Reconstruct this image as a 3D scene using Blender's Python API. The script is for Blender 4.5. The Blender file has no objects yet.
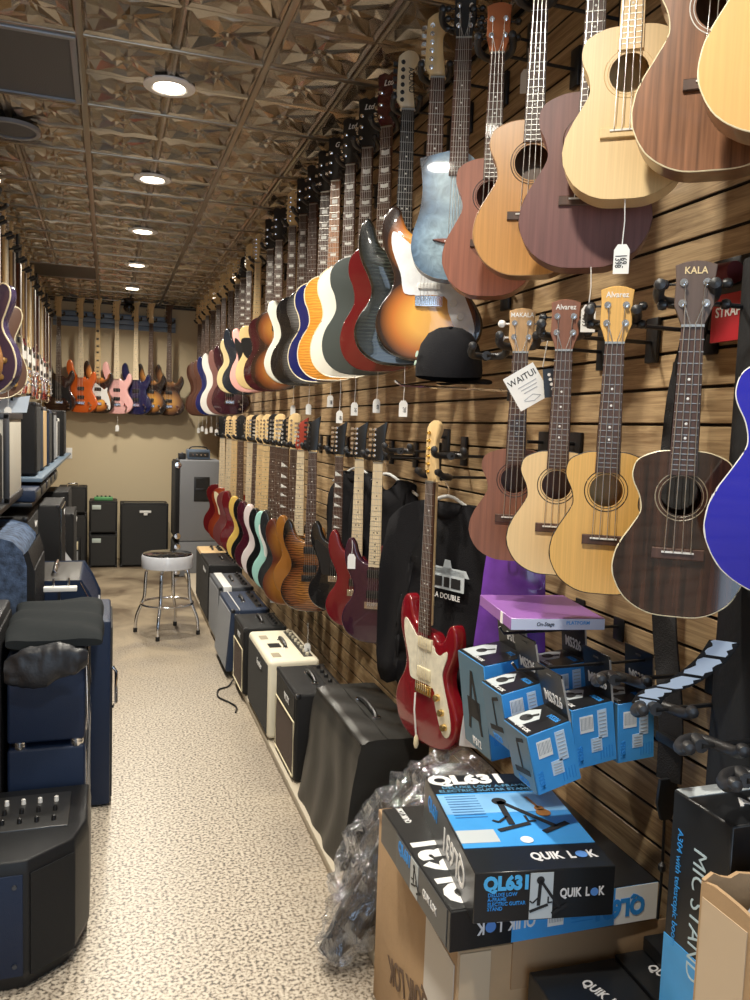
import bpy, bmesh, math, random
from mathutils import Vector, Matrix, noise as mnoise
def nz(x, y, z, s=1): return mnoise.noise(Vector((x * s, y * s, z * s)))
random.seed(7)
PI = math.pi
S = bpy.context.scene
COL = S.collection

# ------------------------------------------------------------------ camera
fw = Vector((math.sin(.3197) * math.cos(-.087), math.cos(.3197) * math.cos(-.087), math.sin(-.087)))
r0 = Vector((math.cos(.3197), -math.sin(.3197), 0)); u0 = r0.cross(fw)
ro = .0348
rr = r0 * math.cos(ro) + u0 * math.sin(ro); uu = -r0 * math.sin(ro) + u0 * math.cos(ro)
cd = bpy.data.cameras.new('camera'); cam = bpy.data.objects.new('camera', cd); COL.objects.link(cam)
cam.matrix_world = Matrix(((rr.x, uu.x, -fw.x, 0), (rr.y, uu.y, -fw.y, 0), (rr.z, uu.z, -fw.z, 1.5), (0, 0, 0, 1)))
cd.sensor_fit = 'VERTICAL'; cd.sensor_height = 36; cd.lens = 810.98 * 36 / 1000; cd.clip_start = .02
S.camera = cam

# ------------------------------------------------------------------ world, light, exposure
w = bpy.data.worlds.new('sky'); S.world = w; w.use_nodes = True
w.node_tree.nodes['Background'].inputs[0].default_value = (.62, .78, 1, 1)
w.node_tree.nodes['Background'].inputs[1].default_value = .9
S.view_settings.view_transform = 'Standard'; S.view_settings.look = 'None'
S.view_settings.exposure = 0.0; S.view_settings.gamma = 1; S.view_settings.use_curve_mapping = False

def area(name, loc, rot, sx, sy, power, col, shape='RECTANGLE'):
    l = bpy.data.lights.new(name, 'AREA'); l.shape = shape; l.size = sx; l.size_y = sy; l.energy = power; l.color = col
    o = bpy.data.objects.new(name, l); o.location = loc; o.rotation_euler = rot; COL.objects.link(o); return o
# daylight through the storefront glass behind the viewer
area('storefront_daylight', (.15, -1.72, 1.45), (math.radians(90), 0, 0), 1.9, 2.2, 32, (.62, .80, 1))
CX, CY, TILE, ZC = -.0957, 2.925, .6096, 2.747
LIGHT_Y = [CY + TILE * (.5 + 2 * k) for k in range(-2, 5)]
LIGHT_X = CX + TILE * .5
for y in LIGHT_Y:
    l = bpy.data.lights.new('downlight_lamp', 'AREA'); l.shape = 'DISK'; l.size = .13; l.energy = 26; l.color = (1, .93, .80)
    l.spread = math.radians(150)
    o = bpy.data.objects.new('downlight_lamp', l); o.location = (LIGHT_X, y, ZC - .022); COL.objects.link(o)

# ------------------------------------------------------------------ materials
MC = {}
def nt(name):
    m = bpy.data.materials.new(name); m.use_nodes = True
    return m, m.node_tree.nodes, m.node_tree.links, m.node_tree.nodes['Principled BSDF']
def mat(name, c, r=.5, metal=0, coat=0, bump=0, bscale=80, emis=None, es=0, spec=None, var=0, vscale=6, vstretch=(1, 1, 1), sheen=0):
    if name in MC: return MC[name]
    m, N, L, P = nt(name)
    P.inputs['Base Color'].default_value = (*c, 1); P.inputs['Roughness'].default_value = r; P.inputs['Metallic'].default_value = metal
    P.inputs['Coat Weight'].default_value = coat; P.inputs['Coat Roughness'].default_value = .04
    if sheen: P.inputs['Sheen Weight'].default_value = sheen
    if spec is not None: P.inputs['Specular IOR Level'].default_value = spec
    if emis: P.inputs['Emission Color'].default_value = (*emis, 1); P.inputs['Emission Strength'].default_value = es
    if var or bump:
        tc = N.new('ShaderNodeTexCoord'); mp = N.new('ShaderNodeMapping'); mp.inputs['Scale'].default_value = vstretch
        L.new(tc.outputs['Object'], mp.inputs[0])
    if var:
        n = N.new('ShaderNodeTexNoise'); n.inputs['Scale'].default_value = vscale; n.inputs['Detail'].default_value = 6
        L.new(mp.outputs[0], n.inputs[0])
        cr = N.new('ShaderNodeValToRGB')
        cr.color_ramp.elements[0].position = .3; cr.color_ramp.elements[1].position = .7
        cr.color_ramp.elements[0].color = (*[x * (1 - var) for x in c], 1); cr.color_ramp.elements[1].color = (*[min(1, x * (1 + var)) for x in c], 1)
        L.new(n.outputs[0], cr.inputs[0]); L.new(cr.outputs[0], P.inputs['Base Color'])
    if bump:
        n2 = N.new('ShaderNodeTexNoise'); n2.inputs['Scale'].default_value = bscale; n2.inputs['Detail'].default_value = 3
        L.new(mp.outputs[0], n2.inputs[0])
        b = N.new('ShaderNodeBump'); b.inputs['Strength'].default_value = bump; b.inputs['Distance'].default_value = .004
        L.new(n2.outputs[0], b.inputs['Height']); L.new(b.outputs[0], P.inputs['Normal'])
    MC[name] = m; return m
def paint(name, c): return mat('paint_' + name, c, .22, 0, 1.0)
def woodm(name, c, r=.4, coat=.0, var=.25, sx=14, axis='z', scale=5):
    st = {'z': (sx, sx, 1), 'x': (1, sx, sx), 'y': (sx, 1, sx)}[axis]
    return mat('wood_' + name, c, r, 0, coat, 0, 80, var=var, vscale=scale, vstretch=st)
def burst(name, stops, z1, a1, b1, z2, a2, b2, flame=0, coat=1):
    """colour changes from the middle of the guitar top to its rim (a painted sunburst)"""
    key = 'burst_' + name
    if key in MC: return MC[key]
    m, N, L, P = nt(key)
    tc = N.new('ShaderNodeTexCoord')
    outs = []
    for z, a, b in ((z1, a1, b1), (z2, a2, b2)):
        s = N.new('ShaderNodeVectorMath'); s.operation = 'SUBTRACT'; s.inputs[1].default_value = (0, 0, z)
        mu = N.new('ShaderNodeVectorMath'); mu.operation = 'MULTIPLY'; mu.inputs[1].default_value = (1 / a, 0, 1 / b)
        le = N.new('ShaderNodeVectorMath'); le.operation = 'LENGTH'
        L.new(tc.outputs['Object'], s.inputs[0]); L.new(s.outputs[0], mu.inputs[0]); L.new(mu.outputs[0], le.inputs[0]); outs.append(le.outputs['Value'])
    mi = N.new('ShaderNodeMath'); mi.operation = 'SMOOTH_MIN'; mi.inputs[2].default_value = .3
    L.new(outs[0], mi.inputs[0]); L.new(outs[1], mi.inputs[1])
    cr = N.new('ShaderNodeValToRGB'); E = cr.color_ramp.elements
    E[0].position = stops[0][0]; E[0].color = (*stops[0][1], 1); E[1].position = stops[-1][0]; E[1].color = (*stops[-1][1], 1)
    for p, c in stops[1:-1]: e = E.new(p); e.color = (*c, 1)
    L.new(mi.outputs[0], cr.inputs[0])
    out = cr.outputs[0]
    if flame:
        mp = N.new('ShaderNodeMapping'); mp.inputs['Scale'].default_value = (.35, 1, 1)
        wv = N.new('ShaderNodeTexWave'); wv.bands_direction = 'Z'; wv.inputs['Scale'].default_value = 26; wv.inputs['Distortion'].default_value = 5; wv.inputs['Detail'].default_value = 3
        wv.inputs['Detail Scale'].default_value = 2
        L.new(tc.outputs['Object'], mp.inputs[0]); L.new(mp.outputs[0], wv.inputs[0])
        mx = N.new('ShaderNodeMix'); mx.data_type = 'RGBA'; mx.blend_type = 'MULTIPLY'; mx.inputs[0].default_value = flame
        L.new(out, mx.inputs[6]); L.new(wv.outputs['Color'], mx.inputs[7]); out = mx.outputs[2]
    L.new(out, P.inputs['Base Color']); P.inputs['Roughness'].default_value = .25; P.inputs['Coat Weight'].default_value = coat; P.inputs['Coat Roughness'].default_value = .03
    MC[key] = m; return m

BLACK = mat('black_plastic', (.012, .012, .013), .35)
RUBBER = mat('black_rubber', (.018, .018, .02), .42)
CHROME = mat('chrome', (.82, .82, .84), .12, 1)
GOLD = mat('gold_metal', (.85, .62, .25), .2, 1)
WHITE = mat('white_plastic', (.78, .78, .76), .35)
PAPER = mat('white_paper', (.82, .82, .80), .7)
CREAM = mat('cream_plastic', (.74, .66, .45), .35)
MAPLE = woodm('maple', (.78, .56, .28), .3, .5, .08)
PALEMAPLE = woodm('pale_maple', (.82, .68, .46), .35, .3, .06)
ROSE = woodm('rosewood', (.075, .035, .022), .4, .1, .35)
LIGHTROSE = woodm('light_rosewood', (.34, .16, .075), .4, .1, .3)
EBONY = woodm('ebony', (.02, .018, .017), .35, .1, .2)
STRING = mat('steel_string', (.75, .74, .72), .3, .9)
FRET = mat('nickel_fret', (.45, .44, .41), .35, .9)
PEARL = mat('pearl_inlay', (.78, .78, .74), .25)
TOLEX = mat('black_tolex', (.012, .012, .013), .55, spec=.25, bump=.5, bscale=500)
NAVYTOLEX = mat('navy_tolex', (.022, .036, .072), .5, spec=.3, bump=.5, bscale=450)
GREYTOLEX = mat('grey_carpet', (.20, .21, .23), .8, bump=.5, bscale=400)
GRILLE_B = mat('black_grille', (.03, .03, .03), .8, bump=1, bscale=700)
GRILLE_G = mat('silver_grille', (.28, .29, .31), .8, bump=1, bscale=600, var=.15, vscale=400)
GRILLE_BR = mat('brown_grille', (.085, .055, .042), .8, bump=1, bscale=600, var=.5, vscale=160)
CREAMTOLEX = mat('cream_tolex', (.80, .74, .58), .45, bump=.3, bscale=400)
INK = mat('black_ink', (.012, .012, .014), .6)
WINK = mat('white_ink', (.80, .80, .80), .5)
BINK = mat('blue_ink', (.03, .27, .72), .5)
BOXBLK = mat('box_black_card', (.013, .014, .016), .28)
BOXBLUE = mat('box_blue_card', (.06, .33, .76), .32, var=.12, vscale=8)
BOXLBLUE = mat('box_light_blue_card', (.22, .47, .78), .32, var=.3, vscale=5)
CARD = mat('brown_cardboard', (.42, .28, .155), .75, var=.08, vscale=9, bump=.2, bscale=60)
LETTER_BROWN = mat('brown_print', (.12, .07, .04), .7)

# ------------------------------------------------------------------ mesh helpers
class MB:
    def __init__(s): s.v = []; s.f = []; s.m = []; s.k = 0
    def face(s, idx): s.f.append(tuple(idx)); s.m.append(s.k)
    def box(s, a, b, M=None):
        n = len(s.v); (x0, y0, z0), (x1, y1, z1) = a, b
        p = [(x0, y0, z0), (x1, y0, z0), (x1, y1, z0), (x0, y1, z0), (x0, y0, z1), (x1, y0, z1), (x1, y1, z1), (x0, y1, z1)]
        if M: p = [tuple(M @ Vector(q)) for q in p]
        s.v += p
        for q in ((0, 3, 2, 1), (4, 5, 6, 7), (0, 1, 5, 4), (1, 2, 6, 5), (2, 3, 7, 6), (3, 0, 4, 7)): s.face([n + i for i in q])
        return s
    def tube(s, pts, r, n=8, closed=False, caps=True):
        pts = [Vector(p) for p in pts]; N = len(pts); base = len(s.v)
        rs = r if isinstance(r, (list, tuple)) else [r] * N
        for i, p in enumerate(pts):
            a = pts[(i - 1) % N] if (i > 0 or closed) else p; b = pts[(i + 1) % N] if (i < N - 1 or closed) else p
            t = (b - a).normalized(); up = Vector((0, 0, 1)) if abs(t.z) < .9 else Vector((1, 0, 0))
            u = t.cross(up).normalized(); v = u.cross(t)
            for k in range(n):
                an = 2 * PI * k / n; s.v.append(tuple(p + (u * math.cos(an) + v * math.sin(an)) * rs[i]))
        for i in range(N if closed else N - 1):
            j = (i + 1) % N
            for k in range(n): s.face((base + i * n + k, base + i * n + (k + 1) % n, base + j * n + (k + 1) % n, base + j * n + k))
        if caps and not closed:
            s.face([base + k for k in range(n)][::-1]); s.face([base + (N - 1) * n + k for k in range(n)])
        return s
    def cyl(s, a, b, r, n=16, r2=None): return s.tube([a, b], [r, r if r2 is None else r2], n)
    def lathe(s, prof, c=(0, 0, 0), n=24, axis='z'):
        base = len(s.v); c = Vector(c)
        for r, h in prof:
            for k in range(n):
                an = 2 * PI * k / n; a, b = r * math.cos(an), r * math.sin(an)
                s.v.append(tuple(c + Vector({'z': (a, b, h), 'y': (a, h, b), 'x': (h, a, b)}[axis])))
        for i in range(len(prof) - 1):
            for k in range(n): s.face((base + i * n + k, base + i * n + (k + 1) % n, base + (i + 1) * n + (k + 1) % n, base + (i + 1) * n + k))
        s.face([base + k for k in range(n)][::-1]); s.face([base + (len(prof) - 1) * n + k for k in range(n)])
        return s
    def plate(s, pts, y0, y1, r=0, seg=3):
        """outline in x,z (seen from the front, front = smaller y), thickness y0 (front)..y1 (back), rounded rims"""
        n = len(pts); rings = []
        P = [Vector((x, z)) for x, z in pts]
        A = sum(P[i].x * P[(i + 1) % n].y - P[(i + 1) % n].x * P[i].y for i in range(n))
        if A < 0: P = P[::-1]
        nor = []
        for i in range(n):
            t = (P[(i + 1) % n] - P[i - 1]).normalized(); nor.append(Vector((-t.y, t.x)))
        def ring(y, ins):
            b = len(s.v); s.v.extend([(P[i].x + nor[i].x * ins, y, P[i].y + nor[i].y * ins) for i in range(n)]); rings.append(b)
        if r:
            for k in range(seg + 1): a = PI / 2 * k / seg; ring(y0 + r * (1 - math.cos(a)), r * (1 - math.sin(a)))
            for k in range(seg, -1, -1): a = PI / 2 * k / seg; ring(y1 - r * (1 - math.cos(a)), r * (1 - math.sin(a)))
        else: ring(y0, 0); ring(y1, 0)
        s.face([rings[0] + i for i in range(n)])
        for q in range(len(rings) - 1):
            a, b = rings[q], rings[q + 1]
            for i in range(n): j = (i + 1) % n; s.face((a + i, b + i, b + j, a + j))
        s.face([rings[-1] + i for i in range(n)][::-1])
        return s
    def mesh(s, name, mats, bevel=0, seg=2, ang=40):
        me = bpy.data.meshes.new(name); me.from_pydata(s.v, [], s.f)
        for m in (mats if isinstance(mats, (list, tuple)) else [mats]): me.materials.append(m)
        me.polygons.foreach_set('material_index', s.m)
        bm = bmesh.new(); bm.from_mesh(me)
        if bevel:
            bmesh.ops.remove_doubles(bm, verts=bm.verts, dist=1e-6)
            bmesh.ops.bevel(bm, geom=bm.edges[:], offset=bevel, segments=seg, profile=.5, affect='EDGES', clamp_overlap=True)
        bmesh.ops.recalc_face_normals(bm, faces=bm.faces)
        bm.to_mesh(me); bm.free()
        me.shade_smooth()
        try: me.set_sharp_from_angle(angle=math.radians(ang))
        except Exception: pass
        return me
def link(name, me, parent=None, loc=None, rot=None):
    o = bpy.data.objects.new(name, me); COL.objects.link(o)
    if parent: o.parent = parent
    if loc is not None: o.location = loc
    if rot is not None: o.rotation_euler = rot
    return o
def part(name, mb, m, parent, bevel=0, seg=2, label=None, ang=40):
    o = link(name, mb.mesh(name, m, bevel, seg, ang), parent)
    if label: o['label'] = label
    return o
def thing(name, label, cat, loc=(0, 0, 0), rz=0, group=None):
    o = bpy.data.objects.new(name, None); COL.objects.link(o); o.location = loc; o.rotation_euler = (0, 0, rz); o.empty_display_size = .05
    o['label'] = label; o['category'] = cat
    if group: o['group'] = group
    return o
def tag(o, label, cat, group=None):
    o['label'] = label; o['category'] = cat
    if group: o['group'] = group
    return o
def struct(name, mb, m, bevel=0, parent=None):
    o = link(name, mb.mesh(name, m, bevel), parent)
    if not parent: o['kind'] = 'structure'
    return o
def B(a, b, M=None): return MB().box(a, b, M)
TXT = {}
def text_mesh(s, size, bold=0, cond=1, ext=.0004, shear=0, align='CENTER'):
    k = (s, size, bold, cond, ext, shear, align)
    if k in TXT: return TXT[k]
    cu = bpy.data.curves.new('lettering', 'FONT'); cu.body = s; cu.size = size; cu.extrude = ext; cu.offset = bold * size; cu.align_x = align; cu.align_y = 'CENTER'
    cu.resolution_u = 3; cu.shear = shear
    o = bpy.data.objects.new('t', cu); COL.objects.link(o)
    bpy.context.view_layer.update()
    dg = bpy.context.evaluated_depsgraph_get(); me = bpy.data.meshes.new_from_object(o.evaluated_get(dg))
    bpy.data.objects.remove(o)
    for v in me.vertices: v.co.x *= cond
    me.name = 'lettering'; TXT[k] = me; return me
def face_matrix(o, u, v):
    """frame with x along u (reading direction), y along v (letter up), z out"""
    u = Vector(u).normalized(); v = Vector(v); v = (v - u * v.dot(u)).normalized(); w_ = u.cross(v)
    return Matrix(((u.x, v.x, w_.x, o[0]), (u.y, v.y, w_.y, o[1]), (u.z, v.z, w_.z, o[2]), (0, 0, 0, 1)))
def text(s, size, m, parent, o, u, v, bold=.01, cond=1, shear=0, align='CENTER', name='lettering'):
    me0 = text_mesh(s, size, bold, cond, .0004, shear, align); me = me0.copy(); me.materials.clear(); me.materials.append(m)
    ob = link(name, me, parent); ob.matrix_local = face_matrix(o, u, v); return ob
def panel(name, w_, h, m, parent, o, u, v, t=.0006):
    """thin printed rectangle centred at o"""
    ob = link(name, B((-w_ / 2, -h / 2, -t), (w_ / 2, h / 2, t)).mesh(name, m), parent); ob.matrix_local = face_matrix(o, u, v); return ob
def figure(name, polys, m, parent, o, u, v, t=.0006):
    mb = MB()
    for p in polys:
        n = len(p); b = len(mb.v); mb.v += [(x, y, t) for x, y in p] + [(x, y, 0) for x, y in p]
        mb.face([b + i for i in range(n)]); mb.face([b + n + i for i in range(n)][::-1])
        for i in range(n): mb.face((b + i, b + (i + 1) % n, b + n + (i + 1) % n, b + n + i))
    ob = link(name, mb.mesh(name, m), parent); ob.matrix_local = face_matrix(o, u, v); return ob
def seg_poly(a, b, w_):
    a = Vector(a); b = Vector(b); d = (b - a).normalized(); n = Vector((-d.y, d.x)) * w_ / 2
    return [tuple(a + n), tuple(b + n), tuple(b - n), tuple(a - n)][::-1]
def disc_poly(c, r, n=16): return [(c[0] + r * math.cos(2 * PI * k / n), c[1] + r * math.sin(2 * PI * k / n)) for k in range(n)]
def spline(pts, per=6, closed=True):
    n = len(pts); out = []
    for i in range(n if closed else n - 1):
        g = lambda j: Vector(pts[j % n]) if closed else Vector(pts[max(0, min(n - 1, j))])
        p0, p1, p2, p3 = g(i - 1), g(i), g(i + 1), g(i + 2)
        for k in range(per):
            t = k / per
            out.append(tuple(.5 * ((2 * p1) + (-p0 + p2) * t + (2 * p0 - 5 * p1 + 4 * p2 - p3) * t * t + (-p0 + 3 * p1 - 3 * p2 + p3) * t ** 3)))
    if not closed: out.append(tuple(pts[-1]))
    return out

# ------------------------------------------------------------------ the room
XR, XL, YB, YF = 1.17, -.86, 9.2, -1.8
def floor_mat():
    m, N, L, P = nt('chip_floor')
    tc = N.new('ShaderNodeTexCoord')
    n1 = N.new('ShaderNodeTexNoise'); n1.inputs['Scale'].default_value = 100; n1.inputs['Detail'].default_value = 4; L.new(tc.outputs['Object'], n1.inputs[0])
    c1 = N.new('ShaderNodeValToRGB'); e = c1.color_ramp.elements
    e[0].position = .36; e[0].position = .38; e[0].color = (.10, .085, .07, 1); e[1].position = .58; e[1].color = (.60, .54, .45, 1); k = e.new(.47); k.color = (.40, .34, .27, 1)
    L.new(n1.outputs[0], c1.inputs[0])
    n2 = N.new('ShaderNodeTexNoise'); n2.inputs['Scale'].default_value = 2.2; n2.inputs['Detail'].default_value = 8; n2.inputs['Distortion'].default_value = 1.2; L.new(tc.outputs['Object'], n2.inputs[0])
    c2 = N.new('ShaderNodeValToRGB'); e = c2.color_ramp.elements
    e[0].position = .35; e[0].color = (.13, .095, .065, 1); e[1].position = .62; e[1].color = (.36, .29, .20, 1); L.new(n2.outputs[0], c2.inputs[0])
    sx = N.new('ShaderNodeSeparateXYZ'); L.new(tc.outputs['Object'], sx.inputs[0])
    ad = N.new('ShaderNodeMath'); ad.operation = 'MULTIPLY_ADD'; ad.inputs[1].default_value = 1.8; L.new(n2.outputs[0], ad.inputs[0]); L.new(sx.outputs[1], ad.inputs[2])
    mr = N.new('ShaderNodeMapRange'); mr.inputs[1].default_value = 5.0; mr.inputs[2].default_value = 7.2; L.new(ad.outputs[0], mr.inputs[0])
    # browner band beside the low platform
    mr2 = N.new('ShaderNodeMapRange'); mr2.inputs[1].default_value = .46; mr2.inputs[2].default_value = .74; L.new(sx.outputs[0], mr2.inputs[0])
    mu = N.new('ShaderNodeMath'); mu.operation = 'MULTIPLY'; mu.inputs[1].default_value = .5; L.new(mr2.outputs[0], mu.inputs[0])
    mxm = N.new('ShaderNodeMath'); mxm.operation = 'MAXIMUM'; L.new(mr.outputs[0], mxm.inputs[0]); L.new(mu.outputs[0], mxm.inputs[1])
    mx = N.new('ShaderNodeMix'); mx.data_type = 'RGBA'; L.new(mxm.outputs[0], mx.inputs[0]); L.new(c1.outputs[0], mx.inputs[6]); L.new(c2.outputs[0], mx.inputs[7])
    L.new(mx.outputs[2], P.inputs['Base Color']); P.inputs['Roughness'].default_value = .33
    b = N.new('ShaderNodeBump'); b.inputs['Strength'].default_value = .25; b.inputs['Distance'].default_value = .002; L.new(n1.outputs[0], b.inputs['Height']); L.new(b.outputs[0], P.inputs['Normal'])
    return m
def slat_mat(name, bright=1):
    m, N, L, P = nt(name)
    tc = N.new('ShaderNodeTexCoord'); sx = N.new('ShaderNodeSeparateXYZ'); L.new(tc.outputs['Object'], sx.inputs[0])
    dv = N.new('ShaderNodeMath'); dv.operation = 'MULTIPLY_ADD'; dv.inputs[1].default_value = 1 / .0781; dv.inputs[2].default_value = -.517 / .0781; L.new(sx.outputs[2], dv.inputs[0])
    fl = N.new('ShaderNodeMath'); fl.operation = 'FLOOR'; L.new(dv.outputs[0], fl.inputs[0])
    wn = N.new('ShaderNodeTexWhiteNoise'); wn.noise_dimensions = '1D'; L.new(fl.outputs[0], wn.inputs['W'])
    cb = N.new('ShaderNodeCombineXYZ')
    y2 = N.new('ShaderNodeMath'); y2.operation = 'MULTIPLY_ADD'; y2.inputs[1].default_value = 30; L.new(wn.outputs[0], y2.inputs[0]); L.new(sx.outputs[1], y2.inputs[2])
    L.new(y2.outputs[0], cb.inputs[1]); L.new(sx.outputs[2], cb.inputs[2])
    mp = N.new('ShaderNodeMapping'); mp.inputs['Scale'].default_value = (1, 1.1, 16); L.new(cb.outputs[0], mp.inputs[0])
    n = N.new('ShaderNodeTexNoise'); n.inputs['Scale'].default_value = 2.4; n.inputs['Detail'].default_value = 9; n.inputs['Distortion'].default_value = 1.4; n.inputs['Roughness'].default_value = .62; L.new(mp.outputs[0], n.inputs[0])
    wv = N.new('ShaderNodeTexNoise'); wv.inputs['Scale'].default_value = 9; wv.inputs['Detail'].default_value = 5
    mp2 = N.new('ShaderNodeMapping'); mp2.inputs['Scale'].default_value = (1, .8, 40); L.new(cb.outputs[0], mp2.inputs[0]); L.new(mp2.outputs[0], wv.inputs[0])
    cr = N.new('ShaderNodeValToRGB'); e = cr.color_ramp.elements; k = bright
    e[0].position = .32; e[0].color = (.20 * k, .125 * k, .062 * k, 1); e[1].position = .62; e[1].color = (.46 * k, .33 * k, .185 * k, 1)
    L.new(n.outputs[0], cr.inputs[0])
    mx = N.new('ShaderNodeMix'); mx.data_type = 'RGBA'; mx.blend_type = 'MULTIPLY'; mx.inputs[0].default_value = .45
    c3 = N.new('ShaderNodeValToRGB'); c3.color_ramp.elements[0].position = .35; c3.color_ramp.elements[0].color = (.45, .4, .36, 1); c3.color_ramp.elements[1].position = .6; L.new(wv.outputs[0], c3.inputs[0])
    L.new(cr.outputs[0], mx.inputs[6]); L.new(c3.outputs[0], mx.inputs[7])
    L.new(mx.outputs[2], P.inputs['Base Color']); P.inputs['Roughness'].default_value = .42
    return m
WALLTAN = mat('tan_wall_paint', (.60, .50, .33), .75, bump=.15, bscale=150)
struct('floor', B((XL - .1, YF - .1, -.1), (XR + .1, YB + .1, 0)), floor_mat())
struct('wall_back', B((XL - .1, YB, 0), (XR + .1, YB + .1, ZC + .1)), WALLTAN)
SLAT = slat_mat('oak_slat_panel', 1.22)
GROOVE = mat('slat_groove', (.03, .02, .012), .8)
def slatwall(name, x, sgn):
    # profile in (depth, z): boards with a T groove between; extruded along y
    mb = MB(); prof = []
    z = .517 - .0781 * 6; 
    prof.append((0, 0))
    while z < ZC:
        prof += [(0, z - .0048), (.002, z - .0032), (.012, z - .0032), (.012, z + .0032), (.002, z + .0032), (0, z + .0048)]; z += .0781
    prof.append((0, ZC)); n = len(prof)
    for y in (YF, YB):
        for d, zz in prof: mb.v.append((x + sgn * d, y, zz))
    for i in range(n - 1):
        deep = prof[i][0] >= .012 or prof[i + 1][0] >= .012
        mb.k = 1 if deep else 0
        mb.face((i, i + 1, n + i + 1, n + i))
    mb.k = 0
    o = struct(name, mb, [SLAT, GROOVE])
    me = o.data
    return o
slatwall('wall_right', XR, 1); slatwall('wall_left', XL, -1)
struct('wall_right_backing', B((XR + .02, YF, 0), (XR + .1, YB, ZC + .1)), WALLTAN).name = 'trim_1'
struct('wall_left_backing', B((XL - .1, YF, 0), (XL - .02, YB, ZC + .1)), WALLTAN).name = 'trim_2'
# pressed tin ceiling
TIN = mat('pressed_tin', (.36, .315, .26), .27, 1, var=.25, vscale=3, bump=.12, bscale=25)
TBAR = mat('ceiling_grid_metal', (.36, .31, .25), .3, 1)
def tin_unit(mb, cx, cy, h):
    """one foot square pressed pattern: button, leaf star and fans inside a frame"""
    rings = []
    def ring(fn):
        b = len(mb.v)
        for k in range(16):
            a = 2 * PI * k / 16; x, y, z = fn(k, a); mb.v.append((cx + x * h, cy + y * h, ZC + z))
        rings.append(b)
    sq = lambda a, r: (r * math.cos(a) / max(abs(math.cos(a)), abs(math.sin(a))), r * math.sin(a) / max(abs(math.cos(a)), abs(math.sin(a))))
    ring(lambda k, a: (.10 * math.cos(a), .10 * math.sin(a), -.005))
    ring(lambda k, a: (.16 * math.cos(a), .16 * math.sin(a), .002))
    ring(lambda k, a: ((.34 if k % 2 == 0 else .26) * math.cos(a), (.34 if k % 2 == 0 else .26) * math.sin(a), -.010 if k % 2 == 0 else .001))
    ring(lambda k, a: (*sq(a, .62 if k % 4 == 0 else (.70 if k % 4 == 2 else .58)), -.001 if k % 4 == 0 else (-.009 if k % 4 == 2 else .004)))
    ring(lambda k, a: (*sq(a, .83), (-.007 if k % 4 == 0 else .002)))
    ring(lambda k, a: (*sq(a, .87), .003))
    ring(lambda k, a: (*sq(a, .93), -.005))
    ring(lambda k, a: (*sq(a, .98), -.001))
    ring(lambda k, a: (*sq(a, 1.0), -.001))
    mb.face([rings[0] + k for k in range(16)])
    for q in range(len(rings) - 1):
        a, b = rings[q], rings[q + 1]
        for k in range(16):
            j = (k + 1) % 16; mb.face((a + k, a + j, b + j)); mb.face((a + k, b + j, b + k))
mb = MB(); U = TILE / 2
PLAIN = {(-1, 0)}
ix0, ix1 = -2, 3
for i in range(-2, 2):
    for j in range(-8, 11):
        for a in range(2):
            for b in range(2):
                cx = CX + i * TILE + (a + .5) * U; cy = CY + j * TILE + (b + .5) * U
                if (i, j) in PLAIN or (i, j) == (-1, 7): continue
                if cx + U / 2 < XL - .3 or cx - U / 2 > XR + .3 or cy - U / 2 > YB or cy < YF: continue
                tin_unit(mb, cx, cy, U / 2)
# clip at the walls is hidden above them
ce = struct('ceiling', mb, TIN); ce.data.shade_flat()
mb = MB()
for i in range(-1, 3): mb.box((CX + i * TILE - .012, YF, ZC - .012), (CX + i * TILE + .012, YB, ZC - .002))
for j in range(-7, 11): mb.box((XL, CY + j * TILE - .010, ZC - .010), (XR, CY + j * TILE + .010, ZC - .001))
struct('trim_3', mb, TBAR, bevel=.002)
struct('trim_4', B((XL - .1, YF - .1, ZC + .03), (XR + .1, YB + .1, ZC + .1)), GROOVE)
struct('trim_5', B((XL, YB - .03, ZC - .03), (XR, YB, ZC - .012)), mat('brown_angle', (.05, .035, .025), .5))
# storefront behind the viewer
mb = MB()
for a, b in (((XL, YF - .1, 0), (XL + .12, YF, ZC)), ((XR - .12, YF - .1, 0), (XR, YF, ZC)), ((XL, YF - .1, 2.6), (XR, YF, ZC + .1)), ((XL, YF - .1, 0), (XR, YF, .25)), ((.1, YF - .08, .25), (.16, YF - .02, 2.6))): mb.box(a, b)
struct('wall_front', mb, mat('window_frame_black', (.03, .03, .03), .4))
# low platform under the amplifiers
PLAT = mat('platform_beige', (.44, .38, .29), .6)
struct('trim_6', B((.715, 1.4, 0), (XR, YB, .035)), PLAT, bevel=.004)
# ceiling items
def ring_light(y):
    seen = y > 2.9
    t = thing('ceiling_light', '', 'light', (LIGHT_X, y, ZC), 0, 'recessed round ceiling lights')
    part('trim_ring', MB().lathe([(.062, -.012), (.064, -.015), (.085, -.014), (.094, -.010), (.094, -.004), (.05, -.004)], n=36), mat('light_trim_white', (.8, .8, .8), .35), t)
    part('lens', MB().lathe([(.063, -.011), (.04, -.015), (.001, -.016)], n=36), mat('lamp_lens', (1, .9, .75), .5, emis=(1, .86, .66), es=14), t)
    return t
names = ['behind the viewer', 'overhead before the first one seen', 'nearest to the viewer, the largest one', 'second from the viewer', 'third from the viewer, the middle one', 'fourth from the viewer', 'farthest from the viewer, above the basses']
for y, nm in zip(LIGHT_Y, names): ring_light(y)['label'] = 'round white recessed downlight glowing in tin ceiling, ' + nm
PERF = mat('grey_perforated', (.12, .125, .135), .55, .3, bump=1, bscale=260)
t = thing('ceiling_vent', 'grey perforated square ceiling vent panel among the tin tiles', 'vent', (CX - TILE / 2, CY + TILE / 2, ZC))
part('vent_panel', B((-TILE / 2 + .02, -TILE / 2 + .02, -.008), (TILE / 2 - .02, TILE / 2 - .02, 0)), PERF, t)
mb = MB()
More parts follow.
